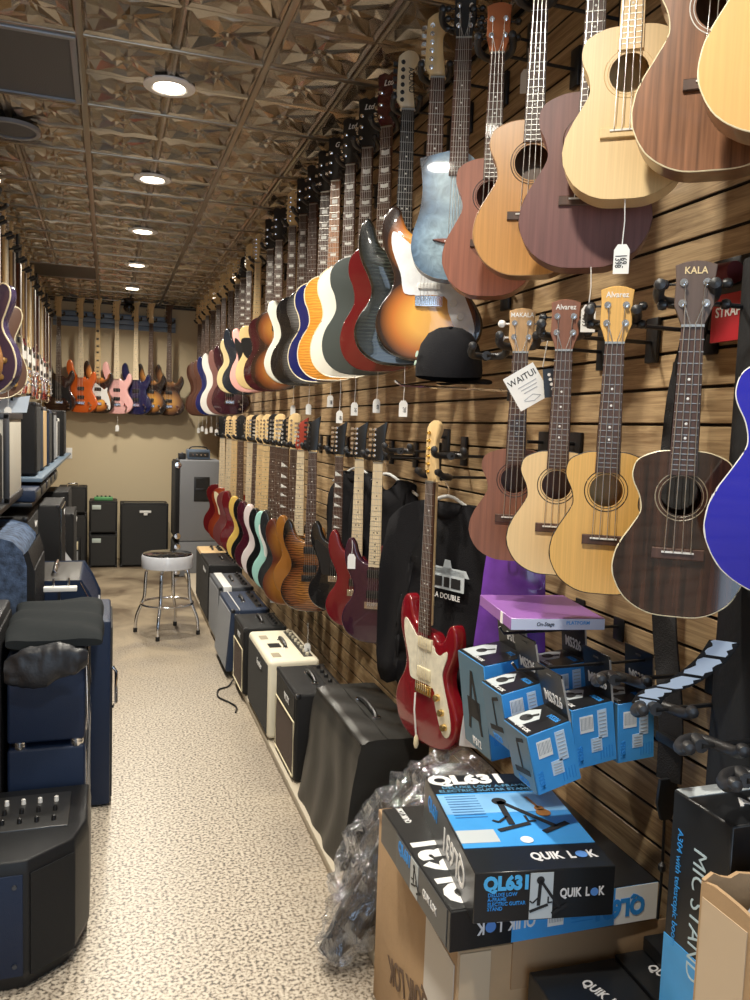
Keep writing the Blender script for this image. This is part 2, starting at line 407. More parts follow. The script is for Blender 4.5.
for a, b in (((-1, -1), (1, -.93)), ((-1, .93), (1, 1)), ((-1, -.93), (-.93, .93)), ((.93, -.93), (1, .93))):
    mb.box((a[0] * .293, a[1] * .293, -.016), (b[0] * .293, b[1] * .293, -.004))
part('vent_frame', mb, mat('vent_frame_grey', (.28, .29, .31), .4, .5), t, .002)
t = thing('ceiling_vent', 'flat dark ceiling panel far down the shop', 'vent', (CX - TILE / 2, CY + 7.5 * TILE, ZC))
part('vent_panel', B((-TILE / 2 + .012, -TILE / 2 + .012, -.006), (TILE / 2 - .012, TILE / 2 - .012, 0)), mat('dark_panel', (.03, .026, .022), .5), t)
t = thing('ceiling_speaker', 'round grey ceiling speaker with flat grille at left', 'speaker', (-.40, 3.90, ZC - .015))
part('speaker_rim', MB().lathe([(.105, 0), (.118, -.004), (.118, -.02), (.10, -.02), (.10, -.012)], n=40), mat('speaker_rim_grey', (.25, .26, .28), .4), t)
part('speaker_grille', MB().lathe([(.10, -.012), (.05, -.02), (.002, -.022)], n=40), PERF, t)
t = thing('security_camera', 'small black dome camera under ceiling above the basses', 'camera', (.20, 8.95, ZC - .012))
part('mount', MB().lathe([(.05, 0), (.05, -.02), (.03, -.035)]), BLACK, t); part('dome', MB().lathe([(.03, -.03), (.055, -.05), (.058, -.075), (.04, -.105), (.005, -.118)]), mat('dome_black', (.01, .01, .01), .1), t)
t = thing('wall_plate', 'white light switch plate on tan back wall', 'switch', (-.395, YB, 1.135))
part('plate', B((-.035, -.006, -.057), (.035, 0, .057)), WHITE, t, .002); part('toggle', B((-.008, -.014, -.018), (.008, -.005, .018)), WHITE, t, .002)

# ------------------------------------------------------------------ guitars
OUT = {}
OUT['strat'] = [(0, 0), (-.08, .006), (-.135, .04), (-.16, .10), (-.150, .155), (-.118, .205), (-.108, .245), (-.120, .29), (-.143, .34), (-.150, .39), (-.140, .435), (-.118, .458), (-.096, .448), (-.086, .42), (-.070, .388), (-.036, .366), (0, .362), (.034, .358), (.062, .338), (.088, .355), (.104, .392), (.126, .405), (.143, .385), (.148, .34), (.130, .29), (.113, .25), (.117, .21), (.147, .165), (.166, .12), (.160, .07), (.125, .025), (.07, .004)]
OUT['super'] = [(0, 0), (-.075, .008), (-.13, .045), (-.152, .10), (-.140, .155), (-.108, .205), (-.098, .245), (-.110, .29), (-.136, .345), (-.146, .40), (-.138, .455), (-.118, .48), (-.096, .455), (-.086, .42), (-.068, .385), (-.034, .366), (0, .362), (.032, .352), (.056, .33), (.080, .345), (.102, .39), (.126, .418), (.142, .395), (.142, .34), (.122, .29), (.104, .25), (.108, .21), (.138, .165), (.156, .12), (.150, .07), (.118, .027), (.066, .005)]
OUT['lp'] = [(0, 0), (-.09, .008), (-.148, .05), (-.168, .11), (-.156, .17), (-.124, .22), (-.112, .255), (-.120, .30), (-.139, .345), (-.138, .395), (-.108, .432), (-.062, .445), (-.028, .44), (0, .425), (.026, .385), (.044, .352), (.068, .350), (.094, .382), (.118, .398), (.141, .385), (.146, .35), (.129, .30), (.114, .26), (.122, .222), (.154, .172), (.168, .112), (.150, .052), (.09, .008)]
OUT['tele'] = [(0, 0), (-.085, .006), (-.14, .04), (-.162, .10), (-.150, .165), (-.118, .215), (-.108, .25), (-.118, .295), (-.138, .34), (-.135, .385), (-.105, .415), (-.06, .41), (-.034, .39), (0, .372), (.034, .352), (.06, .336), (.085, .352), (.105, .385), (.128, .395), (.143, .37), (.140, .325), (.120, .28), (.110, .25), (.118, .215), (.148, .165), (.162, .10), (.14, .04), (.085, .006)]
OUT['offset'] = [(.01, 0), (-.08, .012), (-.14, .055), (-.163, .115), (-.145, .18), (-.112, .235), (-.106, .275), (-.122, .33), (-.146, .385), (-.142, .43), (-.11, .445), (-.086, .42), (-.065, .39), (-.034, .37), (0, .362), (.034, .355), (.06, .34), (.085, .355), (.11, .378), (.138, .36), (.142, .31), (.12, .26), (.108, .225), (.118, .185), (.15, .14), (.165, .09), (.148, .04), (.09, .006)]
OUT['bass'] = [(0, 0), (-.09, .008), (-.145, .05), (-.166, .11), (-.150, .18), (-.115, .235), (-.104, .28), (-.114, .34), (-.142, .40), (-.155, .46), (-.146, .52), (-.120, .545), (-.098, .52), (-.086, .47), (-.066, .41), (-.036, .385), (0, .38), (.036, .372), (.062, .35), (.090, .365), (.108, .405), (.130, .43), (.150, .40), (.153, .35), (.132, .30), (.112, .26), (.117, .215), (.150, .165), (.168, .115), (.158, .06), (.115, .018), (.06, .002)]
SC = dict(strat=(.648, .825), super=(.648, .825), lp=(.628, .835), tele=(.648, .81), offset=(.648, .82), bass=(.864, .965))   # scale length, nut to body end
HEAD = {}
HEAD['strat'] = [(-.022, 0), (-.024, .012), (-.036, .03), (-.038, .045), (-.036, .15), (-.030, .172), (-.005, .188), (.022, .182), (.032, .160), (.024, .14), (.014, .125), (.012, .10), (.016, .06), (.020, .03), (.022, .01), (.022, 0)]
HEAD['tele'] = [(-.022, 0), (-.024, .012), (-.036, .03), (-.037, .045), (-.032, .15), (-.022, .178), (0, .186), (.014, .172), (.010, .15), (.004, .12), (.010, .06), (.018, .03), (.022, .01), (.022, 0)]
HEAD['pointed'] = [(-.022, 0), (-.036, .022), (-.038, .035), (-.022, .14), (-.012, .155), (.034, .185), (.036, .182), (.028, .12), (.026, .05), (.022, .015), (.022, 0)]
HEAD['book'] = [(-.022, 0), (-.026, .012), (-.040, .035), (-.042, .06), (-.040, .15), (-.044, .172), (-.038, .182), (-.015, .186), (0, .178), (.015, .186), (.038, .182), (.044, .172), (.040, .15), (.042, .06), (.040, .035), (.026, .012), (.022, 0)]
HEAD['bass'] = [(-.022, 0), (-.026, .015), (-.044, .04), (-.046, .06), (-.042, .19), (-.03, .222), (0, .238), (.03, .225), (.038, .2), (.028, .17), (.02, .14), (.02, .08), (.024, .04), (.022, .01), (.022, 0)]
MESH = {}
def cm(key, fn):
    if key not in MESH: MESH[key] = fn()
    return MESH[key]
def inst(name, me, m, parent):
    o = link(name, me, parent)
    if m is not None:
        for i, mm in enumerate(m if isinstance(m, (list, tuple)) else [m]):
            o.material_slots[i].link = 'OBJECT'; o.material_slots[i].material = mm
    return o
def electric(label, kind, X, Y, Z, a, body, board='rose', head=None, headm=None, guard=None, inlay='dot', hw=None, pick='hum', side=None, group='electric guitars on the right slat wall', cat='guitar', det=True, binding=None, scale=1):
    """face turned a degrees from the shop front towards -x; origin at the nut"""
    sc, ln = SC[kind]; name = 'bass_guitar' if kind == 'bass' else 'electric_guitar'
    t = thing(name, label, cat, (X, Y, Z), -math.radians(a), group); t.scale = (scale,) * 3
    hw = hw or CHROME; bd = {'rose': ROSE, 'maple': MAPLE, 'pale': PALEMAPLE, 'ebony': EBONY, 'light': LIGHTROSE}[board]
    headk = head or {'strat': 'strat', 'super': 'pointed', 'lp': 'book', 'tele': 'tele', 'offset': 'strat', 'bass': 'bass'}[kind]
    hm = headm or (BLACK if headk in ('book', 'pointed') else MAPLE)
    th = .044
    def f_body():
        o = spline([(x, z - ln) for x, z in OUT[kind]], 4)
        mb = MB(); mb.plate(o, -.022, .022, .009 if kind != 'lp' else .004, 3); return mb.mesh('body', body, ang=50)
    bo = inst('body', cm(('body', kind), f_body), body, t)
    if binding:
        def f_bind():
            o = spline([(x, z - ln) for x, z in OUT[kind]], 4)
            return MB().tube([(x, -.0195, z) for x, z in o], .0032, 6, closed=True).mesh('binding', CREAM)
        inst('binding', cm(('bind', kind), f_bind), binding, t)
    fbl = {'bass': .60, 'lp': .445}.get(kind, .47); wn_, we = (.020, .031) if kind == 'bass' else (.021, .028)
    def f_neck():
        mb = MB(); zz = [0, -fbl * .5, -fbl]; b0 = len(mb.v)
        ny = 10; zs = [.012, 0, -.05, -fbl * .5, -(fbl - .03)]
        for z in zs:
            wd = wn_ + (we - wn_) * min(1, max(0, -z / fbl))
            for k in range(ny): an = PI * k / (ny - 1); mb.v.append((wd * math.cos(an), -.026 + .020 * math.sin(an), z))
        for i in range(len(zs) - 1):
            for k in range(ny - 1): mb.face((b0 + i * ny + k, b0 + i * ny + k + 1, b0 + (i + 1) * ny + k + 1, b0 + (i + 1) * ny + k))
            mb.face((b0 + i * ny, b0 + (i + 1) * ny, b0 + (i + 1) * ny + ny - 1, b0 + i * ny + ny - 1))
        return mb.mesh('neck', MAPLE, ang=60)
    inst('neck', cm(('neck', kind), f_neck), MAPLE if board in ('maple', 'pale', 'rose', 'ebony') and kind != 'lp' else woodm('mahogany_neck', (.14, .05, .03), .35, .5), t)
    def f_board():
        mb = MB(); mb.plate([(-wn_, 0), (wn_, 0), (we, -fbl), (-we, -fbl)], -.033, -.026); mb.k = 1
        for k in range(1, 22):
            z = -sc * (1 - 2 ** (-k / 12))
            if z < -fbl + .005: break
            wd = wn_ + (we - wn_) * (-z / fbl); mb.box((-wd, -.0343, z - .0010), (wd, -.0325, z + .0010))
        mb.box((-wn_, -.036, -.001), (wn_, -.026, .004)); mb.k = 2
        for k in (3, 5, 7, 9, 12, 15, 17, 19, 21):
            z = -sc * (1 - (2 ** (-(k - 1) / 12) + 2 ** (-k / 12)) / 2)
            if z < -fbl + .01 or not inlay: break
            g = sc * (2 ** (-(k - 1) / 12) - 2 ** (-k / 12))
            if inlay == 'dot':
                for x in ((0,) if k != 12 else (-.008, .008)): mb.lathe([(.0032, -.0332), (.0001, -.0336)], (x, 0, z), 10, 'y')
            elif inlay == 'block': mb.box((-.013, -.0336, z - g * .28), (.013, -.033, z + g * .28))
            elif inlay == 'flag': mb.plate([(-.015, z + g * .30), (-.002, z + g * .2), (.015, z + g * .32), (.015, z - g * .22), (0, z - g * .32), (-.015, z - g * .2)], -.0336, -.033)
            elif inlay == 'shark': mb.plate([(-.018, z + g * .38), (.019, z - g * .38), (-.018, z - g * .38)], -.0336, -.033)
        return mb.mesh('fingerboard', [bd, FRET, PEARL])
    fb = inst('fingerboard', cm(('board', kind, inlay), f_board), [bd, FRET, PEARL if board not in ('maple', 'pale') else BLACK], t)
    def f_head():
        o = HEAD[headk]; o = spline(o, 3) if headk not in ('pointed', 'book') else o
        return MB().plate(o, -.026, -.012, .002, 2).mesh('headstock', hm)
    hd = inst('headstock', cm(('head', headk), f_head), hm, t)
    if headk == 'book': TP = [(-.038, .04), (-.038, .08), (-.037, .12), (.038, .04), (.038, .08), (.037, .12)]
    elif headk == 'bass': TP = [(-.038, .06), (-.037, .10), (-.035, .14), (-.033, .18)]
    else: TP = [(-.030, .032 + .0235 * k) for k in range(6)]
    small = not det
    def f_tun():
        mb = MB(); mb.cyl((0, -.036, 0), (0, -.008, 0), .0045, 8); mb.lathe([(.007, -.028), (.0055, -.025)], (0, 0, 0), 10, 'y')
        mb.cyl((0, -.009, 0), (-.018, -.009, 0), .003, 6); mb.box((-.031, -.014, -.006), (-.017, -.004, .006)); return mb.mesh('tuner', CHROME)
    def f_tuns():
        mb = MB()
        for x, z in TP:
            s_ = 1 if x < 0 else -1; mb.cyl((x + .008 * s_, -.036, z), (x + .008 * s_, -.008, z), .0045, 8); mb.box((x - .024 * s_, -.013, z - .006), (x - .008 * s_, -.004, z + .006)) if s_ > 0 else mb.box((x + .008, -.013, z - .006), (x + .024, -.004, z + .006))
        return mb.mesh('tuners', CHROME)
    tm = hw if hw is not BLACK else BLACK
    if small: inst('tuners', cm(('tuns', headk), f_tuns), tm, t)
    else:
        for x, z in TP:
            o = inst('tuner', cm('tuner', f_tun), tm, t); o.location = (x + (.010 if x < 0 else -.010), 0, z)
            if x > 0: o.rotation_euler = (0, PI, 0); o.scale = (1, 1, 1)
    # hardware on the top
    zb = -sc
    def f_pick():
        mb = MB(); mb.box((-.035, -.030, -.009 if pick == 'single' else -.018), (.035, -.020, .009 if pick == 'single' else .018)); return mb.mesh('pickup', BLACK, .003)
    zps = [zb + .045, zb + .105, zb + .16] if pick == 'single' else ([zb + .05, zb + .145] if kind != 'bass' else [zb + .06, zb + .15])
    pm = {'single': WHITE, 'hum': BLACK, 'chrome': CHROME, 'gold': GOLD, 'cream': CREAM}[pick]
    for z in zps: o = inst('pickup', cm(('pick', pick == 'single'), f_pick), pm, t); o.location = (0, 0, z)
    def f_bridge():
        mb = MB(); mb.box((-.042, -.030, -.016), (.042, -.021, .016))
        for k in range(6): mb.box((-.0325 + k * .0115, -.034, -.012), (-.0245 + k * .0115, -.029, .010))
        if kind == 'lp':
            mb.box((-.045, -.032, -.055), (.045, -.022, -.043))
        return mb.mesh('bridge', CHROME, .0012, 1)
    o = inst('bridge', cm(('bridge', kind == 'lp'), f_bridge), hw, t); o.location = (0, 0, zb)
    def f_knob(): return MB().lathe([(.0115, -.023), (.0105, -.036), (.0095, -.038), (.001, -.038)], n=14, axis='y').mesh('knob', BLACK)
    KP = {'lp': [(.085, -.68), (.125, -.71), (.075, -.735), (.112, -.77)], 'bass': [(.09, -.86), (.108, -.885), (.10, -.92)]}.get(kind, [(.075, zb - .005), (.098, zb - .045), (.115, zb - .085)])
    km = WHITE if pick == 'single' else (hw if kind != 'lp' else mat('amber_knob', (.35, .2, .06), .2))
    for x, z in KP: o = inst('knob', cm('knob', f_knob), km, t); o.location = (x, 0, z)
    if guard:
        def f_guard():
            if kind == 'bass':
                g = [(-.035, .02 + zb + .2), (-.12, zb + .26), (-.11, zb + .20), (-.088, zb + .12), (-.075, zb + .06), (-.045, zb + .045), (.05, zb + .045), (.085, zb + .01), (.12, zb - .06), (.135, zb - .02), (.12, zb + .06), (.098, zb + .12), (.10, zb + .17), (.07, zb + .15), (.036, zb + .17)]
            elif kind == 'tele': g = [(-.036, zb + .17), (-.11, zb + .17), (-.115, zb + .12), (-.09, zb + .06), (-.045, zb + .035), (.05, zb + .035), (.085, zb + .06), (.094, zb + .10), (.06, zb + .125), (.036, zb + .14)]
            else: g = [(-.036, zb + .155), (-.07, zb + .175), (-.10, zb + .20), (-.118, zb + .20), (-.115, zb + .15), (-.088, zb + .08), (-.080, zb + .035), (-.060, zb + .018), (.046, zb + .016), (.060, zb - .03), (.095, zb - .10), (.125, zb - .115), (.142, zb - .085), (.128, zb - .03), (.096, zb + .045), (.092, zb + .08), (.110, zb + .125), (.106, zb + .145), (.075, zb + .125), (.05, zb + .13), (.036, zb + .148)]
            return MB().plate(spline(g, 3), -.0245, -.021).mesh('pickguard', WHITE)
        inst('pickguard', cm(('guard', kind), f_guard), guard, t)
    def f_str():
        mb = MB(); ns = 4 if kind == 'bass' else 6
        for k in range(ns):
            u = (k / (ns - 1) - .5) * 2; mb.tube([(u * .016, -.0365, 0), (u * .026, -.0375, zb)], .0007 if kind != 'bass' else .0012, 4, caps=False)
        return mb.mesh('strings', STRING)
    inst('strings', cm(('str', kind), f_str), STRING, t)
    return t

def acoust_outline(L, W, ub=.76, wa=.60):
    h = W / 2
    r = [(0, 0), (.42, .012), (.78, .09), (.97, .21), (1.0, .30), (.93, .41), (.74, .53), (wa + .02, .61), (wa, .66), (wa + .04, .73), (ub - .02, .81), (ub, .87), (ub - .07, .94), (ub * .6, .985), (.22, 1.0)]
    pts = [(-x * h, z * L) for x, z in r] + [(x * h, z * L) for x, z in r[:0:-1]]
    return pts
def ukulele(label, X, Y, Zb, a, L=.28, W=.217, neck=.232, headl=.11, top=None, sidem=None, binding=None, board=None, bridge=None, name='ukulele', cat='ukulele', headm=None, word=None, wordm=None, strings=4, depth=.066, tuner_side=True, rosette=None, saddle=None, group='ukuleles on the right slat wall', cut=False, gloss=0, holey=.27, headw=.058, tieblock=False, tunerm=None):
    """origin at the tail end of the body on the centre line"""
    t = thing(name, label, cat, (X, Y, Zb), -math.radians(a), group)
    d = depth / 2; out = spline(acoust_outline(L, W), 5)
    if cut:
        out = spline([(0, 0), (-.06, .006), (-.103, .030), (-.122, .068), (-.120, .11), (-.104, .16), (-.097, .21), (-.100, .25), (-.106, .285), (-.107, .290), (-.104, .292), (-.06, .302), (-.03, .308), (0, .31), (.03, .30), (.06, .275), (.085, .26), (.090, .22), (.095, .17), (.118, .12), (.122, .07), (.10, .03), (.06, .006)], 4)
        out = [(x * W / .245, z * L / .30) for x, z in out]
    n = len(out)
    mb = MB(); # sides and back
    for y in (-d, d * .92): mb.v += [(x, y, z) for x, z in out]
    for i in range(n): j = (i + 1) % n; mb.face((i, j, n + j, n + i))
    mb.face([n + i for i in range(n)])
    for i in range(n): pass
    bo = part('body', mb, sidem, t, ang=35)
    mb = MB(); hz = L * (1 - holey); hr = W * .155 if not cut else W * .0001
    if cut:
        mb.plate(out, -d - .003, -d)
    else:
        N = 72; ringo = []
        for k in range(N):
            an = 2 * PI * k / N; dx, dz = math.cos(an), math.sin(an); best = None
            for i in range(n):
                x1, z1 = out[i]; x2, z2 = out[(i + 1) % n]; z1 -= hz; z2 -= hz
                den = dx * (z2 - z1) - dz * (x2 - x1)
                if abs(den) < 1e-12: continue
                s_ = (x1 * (z2 - z1) - z1 * (x2 - x1)) / den; q = (x1 * dz - z1 * dx) / den
                if s_ > 0 and -1e-6 <= q <= 1 + 1e-6 and (best is None or s_ > best): best = s_
            ringo.append((dx * best, dz * best + hz))
        for y in (-d - .003, -d):
            mb.v += [(hr * math.cos(2 * PI * k / N), y, hz + hr * math.sin(2 * PI * k / N)) for k in range(N)]
            mb.v += [(x, y, z) for x, z in ringo]
        for k in range(N):
            j = (k + 1) % N; mb.face((k, j, N + j, N + k)); mb.face((2 * N + k, 3 * N + k, 3 * N + j, 2 * N + j))
            mb.face((k, 2 * N + k, 2 * N + j, j)); mb.face((N + k, N + j, 3 * N + j, 3 * N + k))
    part('soundboard', mb, top, t, ang=30)
    if binding: part('binding', MB().tube([(x, -d - .0015, z) for x, z in out], .0017, 6, closed=True), binding, t)
    if not cut:
        mb = MB()
        for rr_, wd in ((hr + .003, .0007), (hr + .009, .0010)): mb.tube([(rr_ * math.cos(2 * PI * k / 48), -d - .003, hz + rr_ * math.sin(2 * PI * k / 48)) for k in range(48)], wd, 5, closed=True)
        part('rosette', mb, rosette or INK, t)
    # neck
    zt = L; zn = L + neck; wn_ = .0175 if strings == 4 else .022; we = wn_ + .005
    mb = MB(); ny = 9; zs = [zn + .01, zn, zt + .03, zt - .005]
    for z in zs:
        dp = .016 if z > zt + .01 else depth * .5
        for k in range(ny): an = PI * k / (ny - 1); mb.v.append(((wn_ if z > zt + .1 else we) * math.cos(an), -d - .003 + dp * math.sin(an), z))
    for i in range(len(zs) - 1):
        for k in range(ny - 1): mb.face((i * ny + k, i * ny + k + 1, (i + 1) * ny + k + 1, (i + 1) * ny + k))
    part('neck', mb, sidem, t, ang=60)
    fe = hz + hr + .004 if not cut else L * .83
    fbm = board or ROSE
    mb = MB().plate([(-wn_, zn), (wn_, zn), (we, fe), (-we, fe)], -d - .009, -d - .0028); mb.k = 1
    sc = zn - L * (.385 if not cut else .30)
    for k in range(1, 20):
        z = zn - sc * (1 - 2 ** (-k / 12))
        if z < fe + .003: break
        mb.box((-wn_ - .002, -d - .0100, z - .0006), (wn_ + .002, -d - .0088, z + .0006))
    mb.box((-wn_ - .0005, -d - .012, zn - .001), (wn_ + .0005, -d - .003, zn + .003)); mb.k = 2
    for k in (5, 7, 10, 12):
        z = zn - sc * (1 - (2 ** (-(k - 1) / 12) + 2 ** (-k / 12)) / 2)
        if z < fe + .01: continue
        mb.lathe([(.0024, -d - .0090), (.0001, -d - .0097)], (0, 0, z), 10, 'y')
    fb = part('fingerboard', mb, [fbm, FRET, PEARL], t)
    # headstock
    hl = headl; hw_ = headw / 2
    ho = [(-wn_, 0), (-hw_ * .82, hl * .18), (-hw_, hl * .32), (-hw_ * .97, hl * .7), (-hw_ * 1.04, hl * .93), (-hw_ * .5, hl * .985), (0, hl), (hw_ * .5, hl * .985), (hw_ * 1.04, hl * .93), (hw_ * .97, hl * .7), (hw_, hl * .32), (hw_ * .82, hl * .18), (wn_, 0)]
    ho = [(x, z + zn + .002) for x, z in ho]
    hs = part('headstock', MB().plate(ho, -d - .006, -d + .007, .0012, 1), headm or top, t)
    hh = zn
    nt_ = 2 if strings == 4 else 3
    for sx in (-1, 1):
        for k in range(nt_):
            z = hh + hl * (.36 + .32 * k) if nt_ == 2 else hh + hl * (.28 + .22 * k); x = sx * hw_ * .58
            mb = MB(); mb.cyl((x, -d - .018, z), (x, -d, z), .003, 8); mb.lathe([(.0065, -.0085), (.005, -.0060)], (x, -d, z), 12, 'y')
            tu = part('tuner', mb, CHROME, t)
            mb = MB(); mb.cyl((sx * hw_ * .8, -d + .010, z), (sx * (hw_ + .010), -d + .010, z), .0022, 6)
            xx_ = sx * (hw_ + .018); mb.lathe([(.002, -.009), (.0075, -.006), (.009, 0), (.0075, .006), (.002, .009)], (xx_, -d + .010, z), 10, 'x')
            part('tuner_button', mb, tunerm or BLACK, tu)
    if word: text(word, headw * .26, wordm or WINK, hs, (0, -d - .0065, zn + hl * .86), (1, 0, 0), (0, 0, 1), .012, .9)
    zb = L * .385 if not cut else L * .30
    bw = W * .20
    part('bridge', MB().plate([(-bw, zb - .010), (bw, zb - .010), (bw, zb + .009), (-bw, zb + .009)] if not cut else spline([(-bw * 1.3, zb + .006), (-bw * .5, zb - .004), (0, zb - .012), (bw * .5, zb - .004), (bw * 1.3, zb + .006), (bw * .6, zb + .010), (0, zb + .006), (-bw * .6, zb + .010)], 3), -d - .010, -d - .002, .0015, 1), bridge or ROSE, t)
    part('saddle', B((-bw * .62, -d - .0125, zb + .001), (bw * .62, -d - .009, zb + .004)), WHITE, t)
    mb = MB()
    for k in range(strings):
        u = (k / (strings - 1) - .5) * 2; mb.tube([(u * .013, -d - .012, zn + .004), (u * .021, -d - .0135, zb + .002)], .0008, 4, caps=False)
        mb.tube([(u * .013, -d - .012, zn + .004), ((1 if u > 0 else -1) * hw_ * .5, -d - .013, hh + hl * (.36 if abs(u) < .5 else .66))], .0008, 4, caps=False)
    part('strings', mb, STRING, t)
    return t

def hanger(label, Y, Z, ang=0, X=.93, wallx=None, sgn=1):
    """black yoke hanger: wall bracket, arm, two padded prongs under the headstock; open side faces the guitar front"""
    wx = XR if wallx is None else wallx; L_ = abs(wx - X)
    t = thing('guitar_hanger', label, 'hanger', (X, Y, Z), 0, 'black guitar hangers')
    wxl = wx - X
    s_ = 1 if wxl > 0 else -1
    def f_br(): return B((s_ * (L_ - .012), -.02, -.045), (s_ * (L_ - .0005), .02, .055)).mesh('bracket', BLACK, .002)
    def f_arm(): return MB().tube([(s_ * (L_ - .01), 0, 0), (s_ * .05, 0, 0), (0, .0, .0)], .0045, 8).mesh('arm', BLACK)
    def f_yoke():
        mb = MB(); mb.cyl((0, .03, 0), (0, -.0, 0), .012, 10)
        pts = [(-.042, -.055, .016), (-.044, -.035, .006), (-.038, -.005, 0), (-.02, .022, 0), (0, .032, 0), (.02, .022, 0), (.038, -.005, 0), (.044, -.035, .006), (.042, -.055, .016)]
        mb.tube(spline(pts, 4, False), .0095, 10)
        for x in (-.042, .042): mb.lathe([(.002, -.011), (.009, -.008), (.011, 0), (.009, .008), (.002, .011)], (x, -.056, .018), 10, 'y')
        return mb.mesh('yoke', RUBBER)
    k = (round(wxl, 3),)
    inst('bracket', cm(('hb',) + k, f_br), BLACK, t); inst('arm', cm(('ha',) + k, f_arm), BLACK, t)
    y_ = inst('yoke', cm('hy', f_yoke), RUBBER, t); y_.rotation_euler = (0, 0, -math.radians(ang))
    return t
def price_tag(label, X, Y, Z, drop=.09, writing=None, a=15, s=1):
    """small white card on a white thread; origin where the thread is tied"""
    t = thing('price_tag', label, 'tag', (X, Y, Z), -math.radians(a), 'white price tags on threads')
    inst('thread', cm(('th', drop), lambda: MB().tube([(0, 0, 0), (.002, 0, -drop * .5), (0, 0, -drop)], .0009, 5).mesh('thread', PAPER)), PAPER, t)
    o = [(-.011, -.042), (.011, -.042), (.011, -.008), (.006, 0), (-.006, 0), (-.011, -.008)]
    c = inst('card', cm(('tg', s), lambda: MB().plate([(x * s, z * s) for x, z in o], -.0006, .0006).mesh('card', PAPER)), PAPER, t); c.location = (0, 0, -drop)
    if writing:
        for i, wr in enumerate(writing): text(wr, .012 * s, INK, c, (.004 - i * .008 * s, -.0012, -.024 * s), (0, 0, -1), (1, 0, 0), .005, .8)
    return t

def bst(kind, name, stops, flame=0):
    ln = SC[kind][1]; h = .545 if kind == 'bass' else .45
    return burst(name + '_' + kind, stops, -ln + h * .27, .172, .155, -ln + h * .78, .155, .14, flame)
TB = [(.30, (.40, .17, .035)), (.62, (.20, .06, .015)), (.85, (.02, .009, .006))]
P3 = [(.30, (.80, .42, .08)), (.62, (.50, .16, .03)), (.86, (.02, .01, .008))]
UPZ, LOZ, GX = 2.54, 1.38, .93
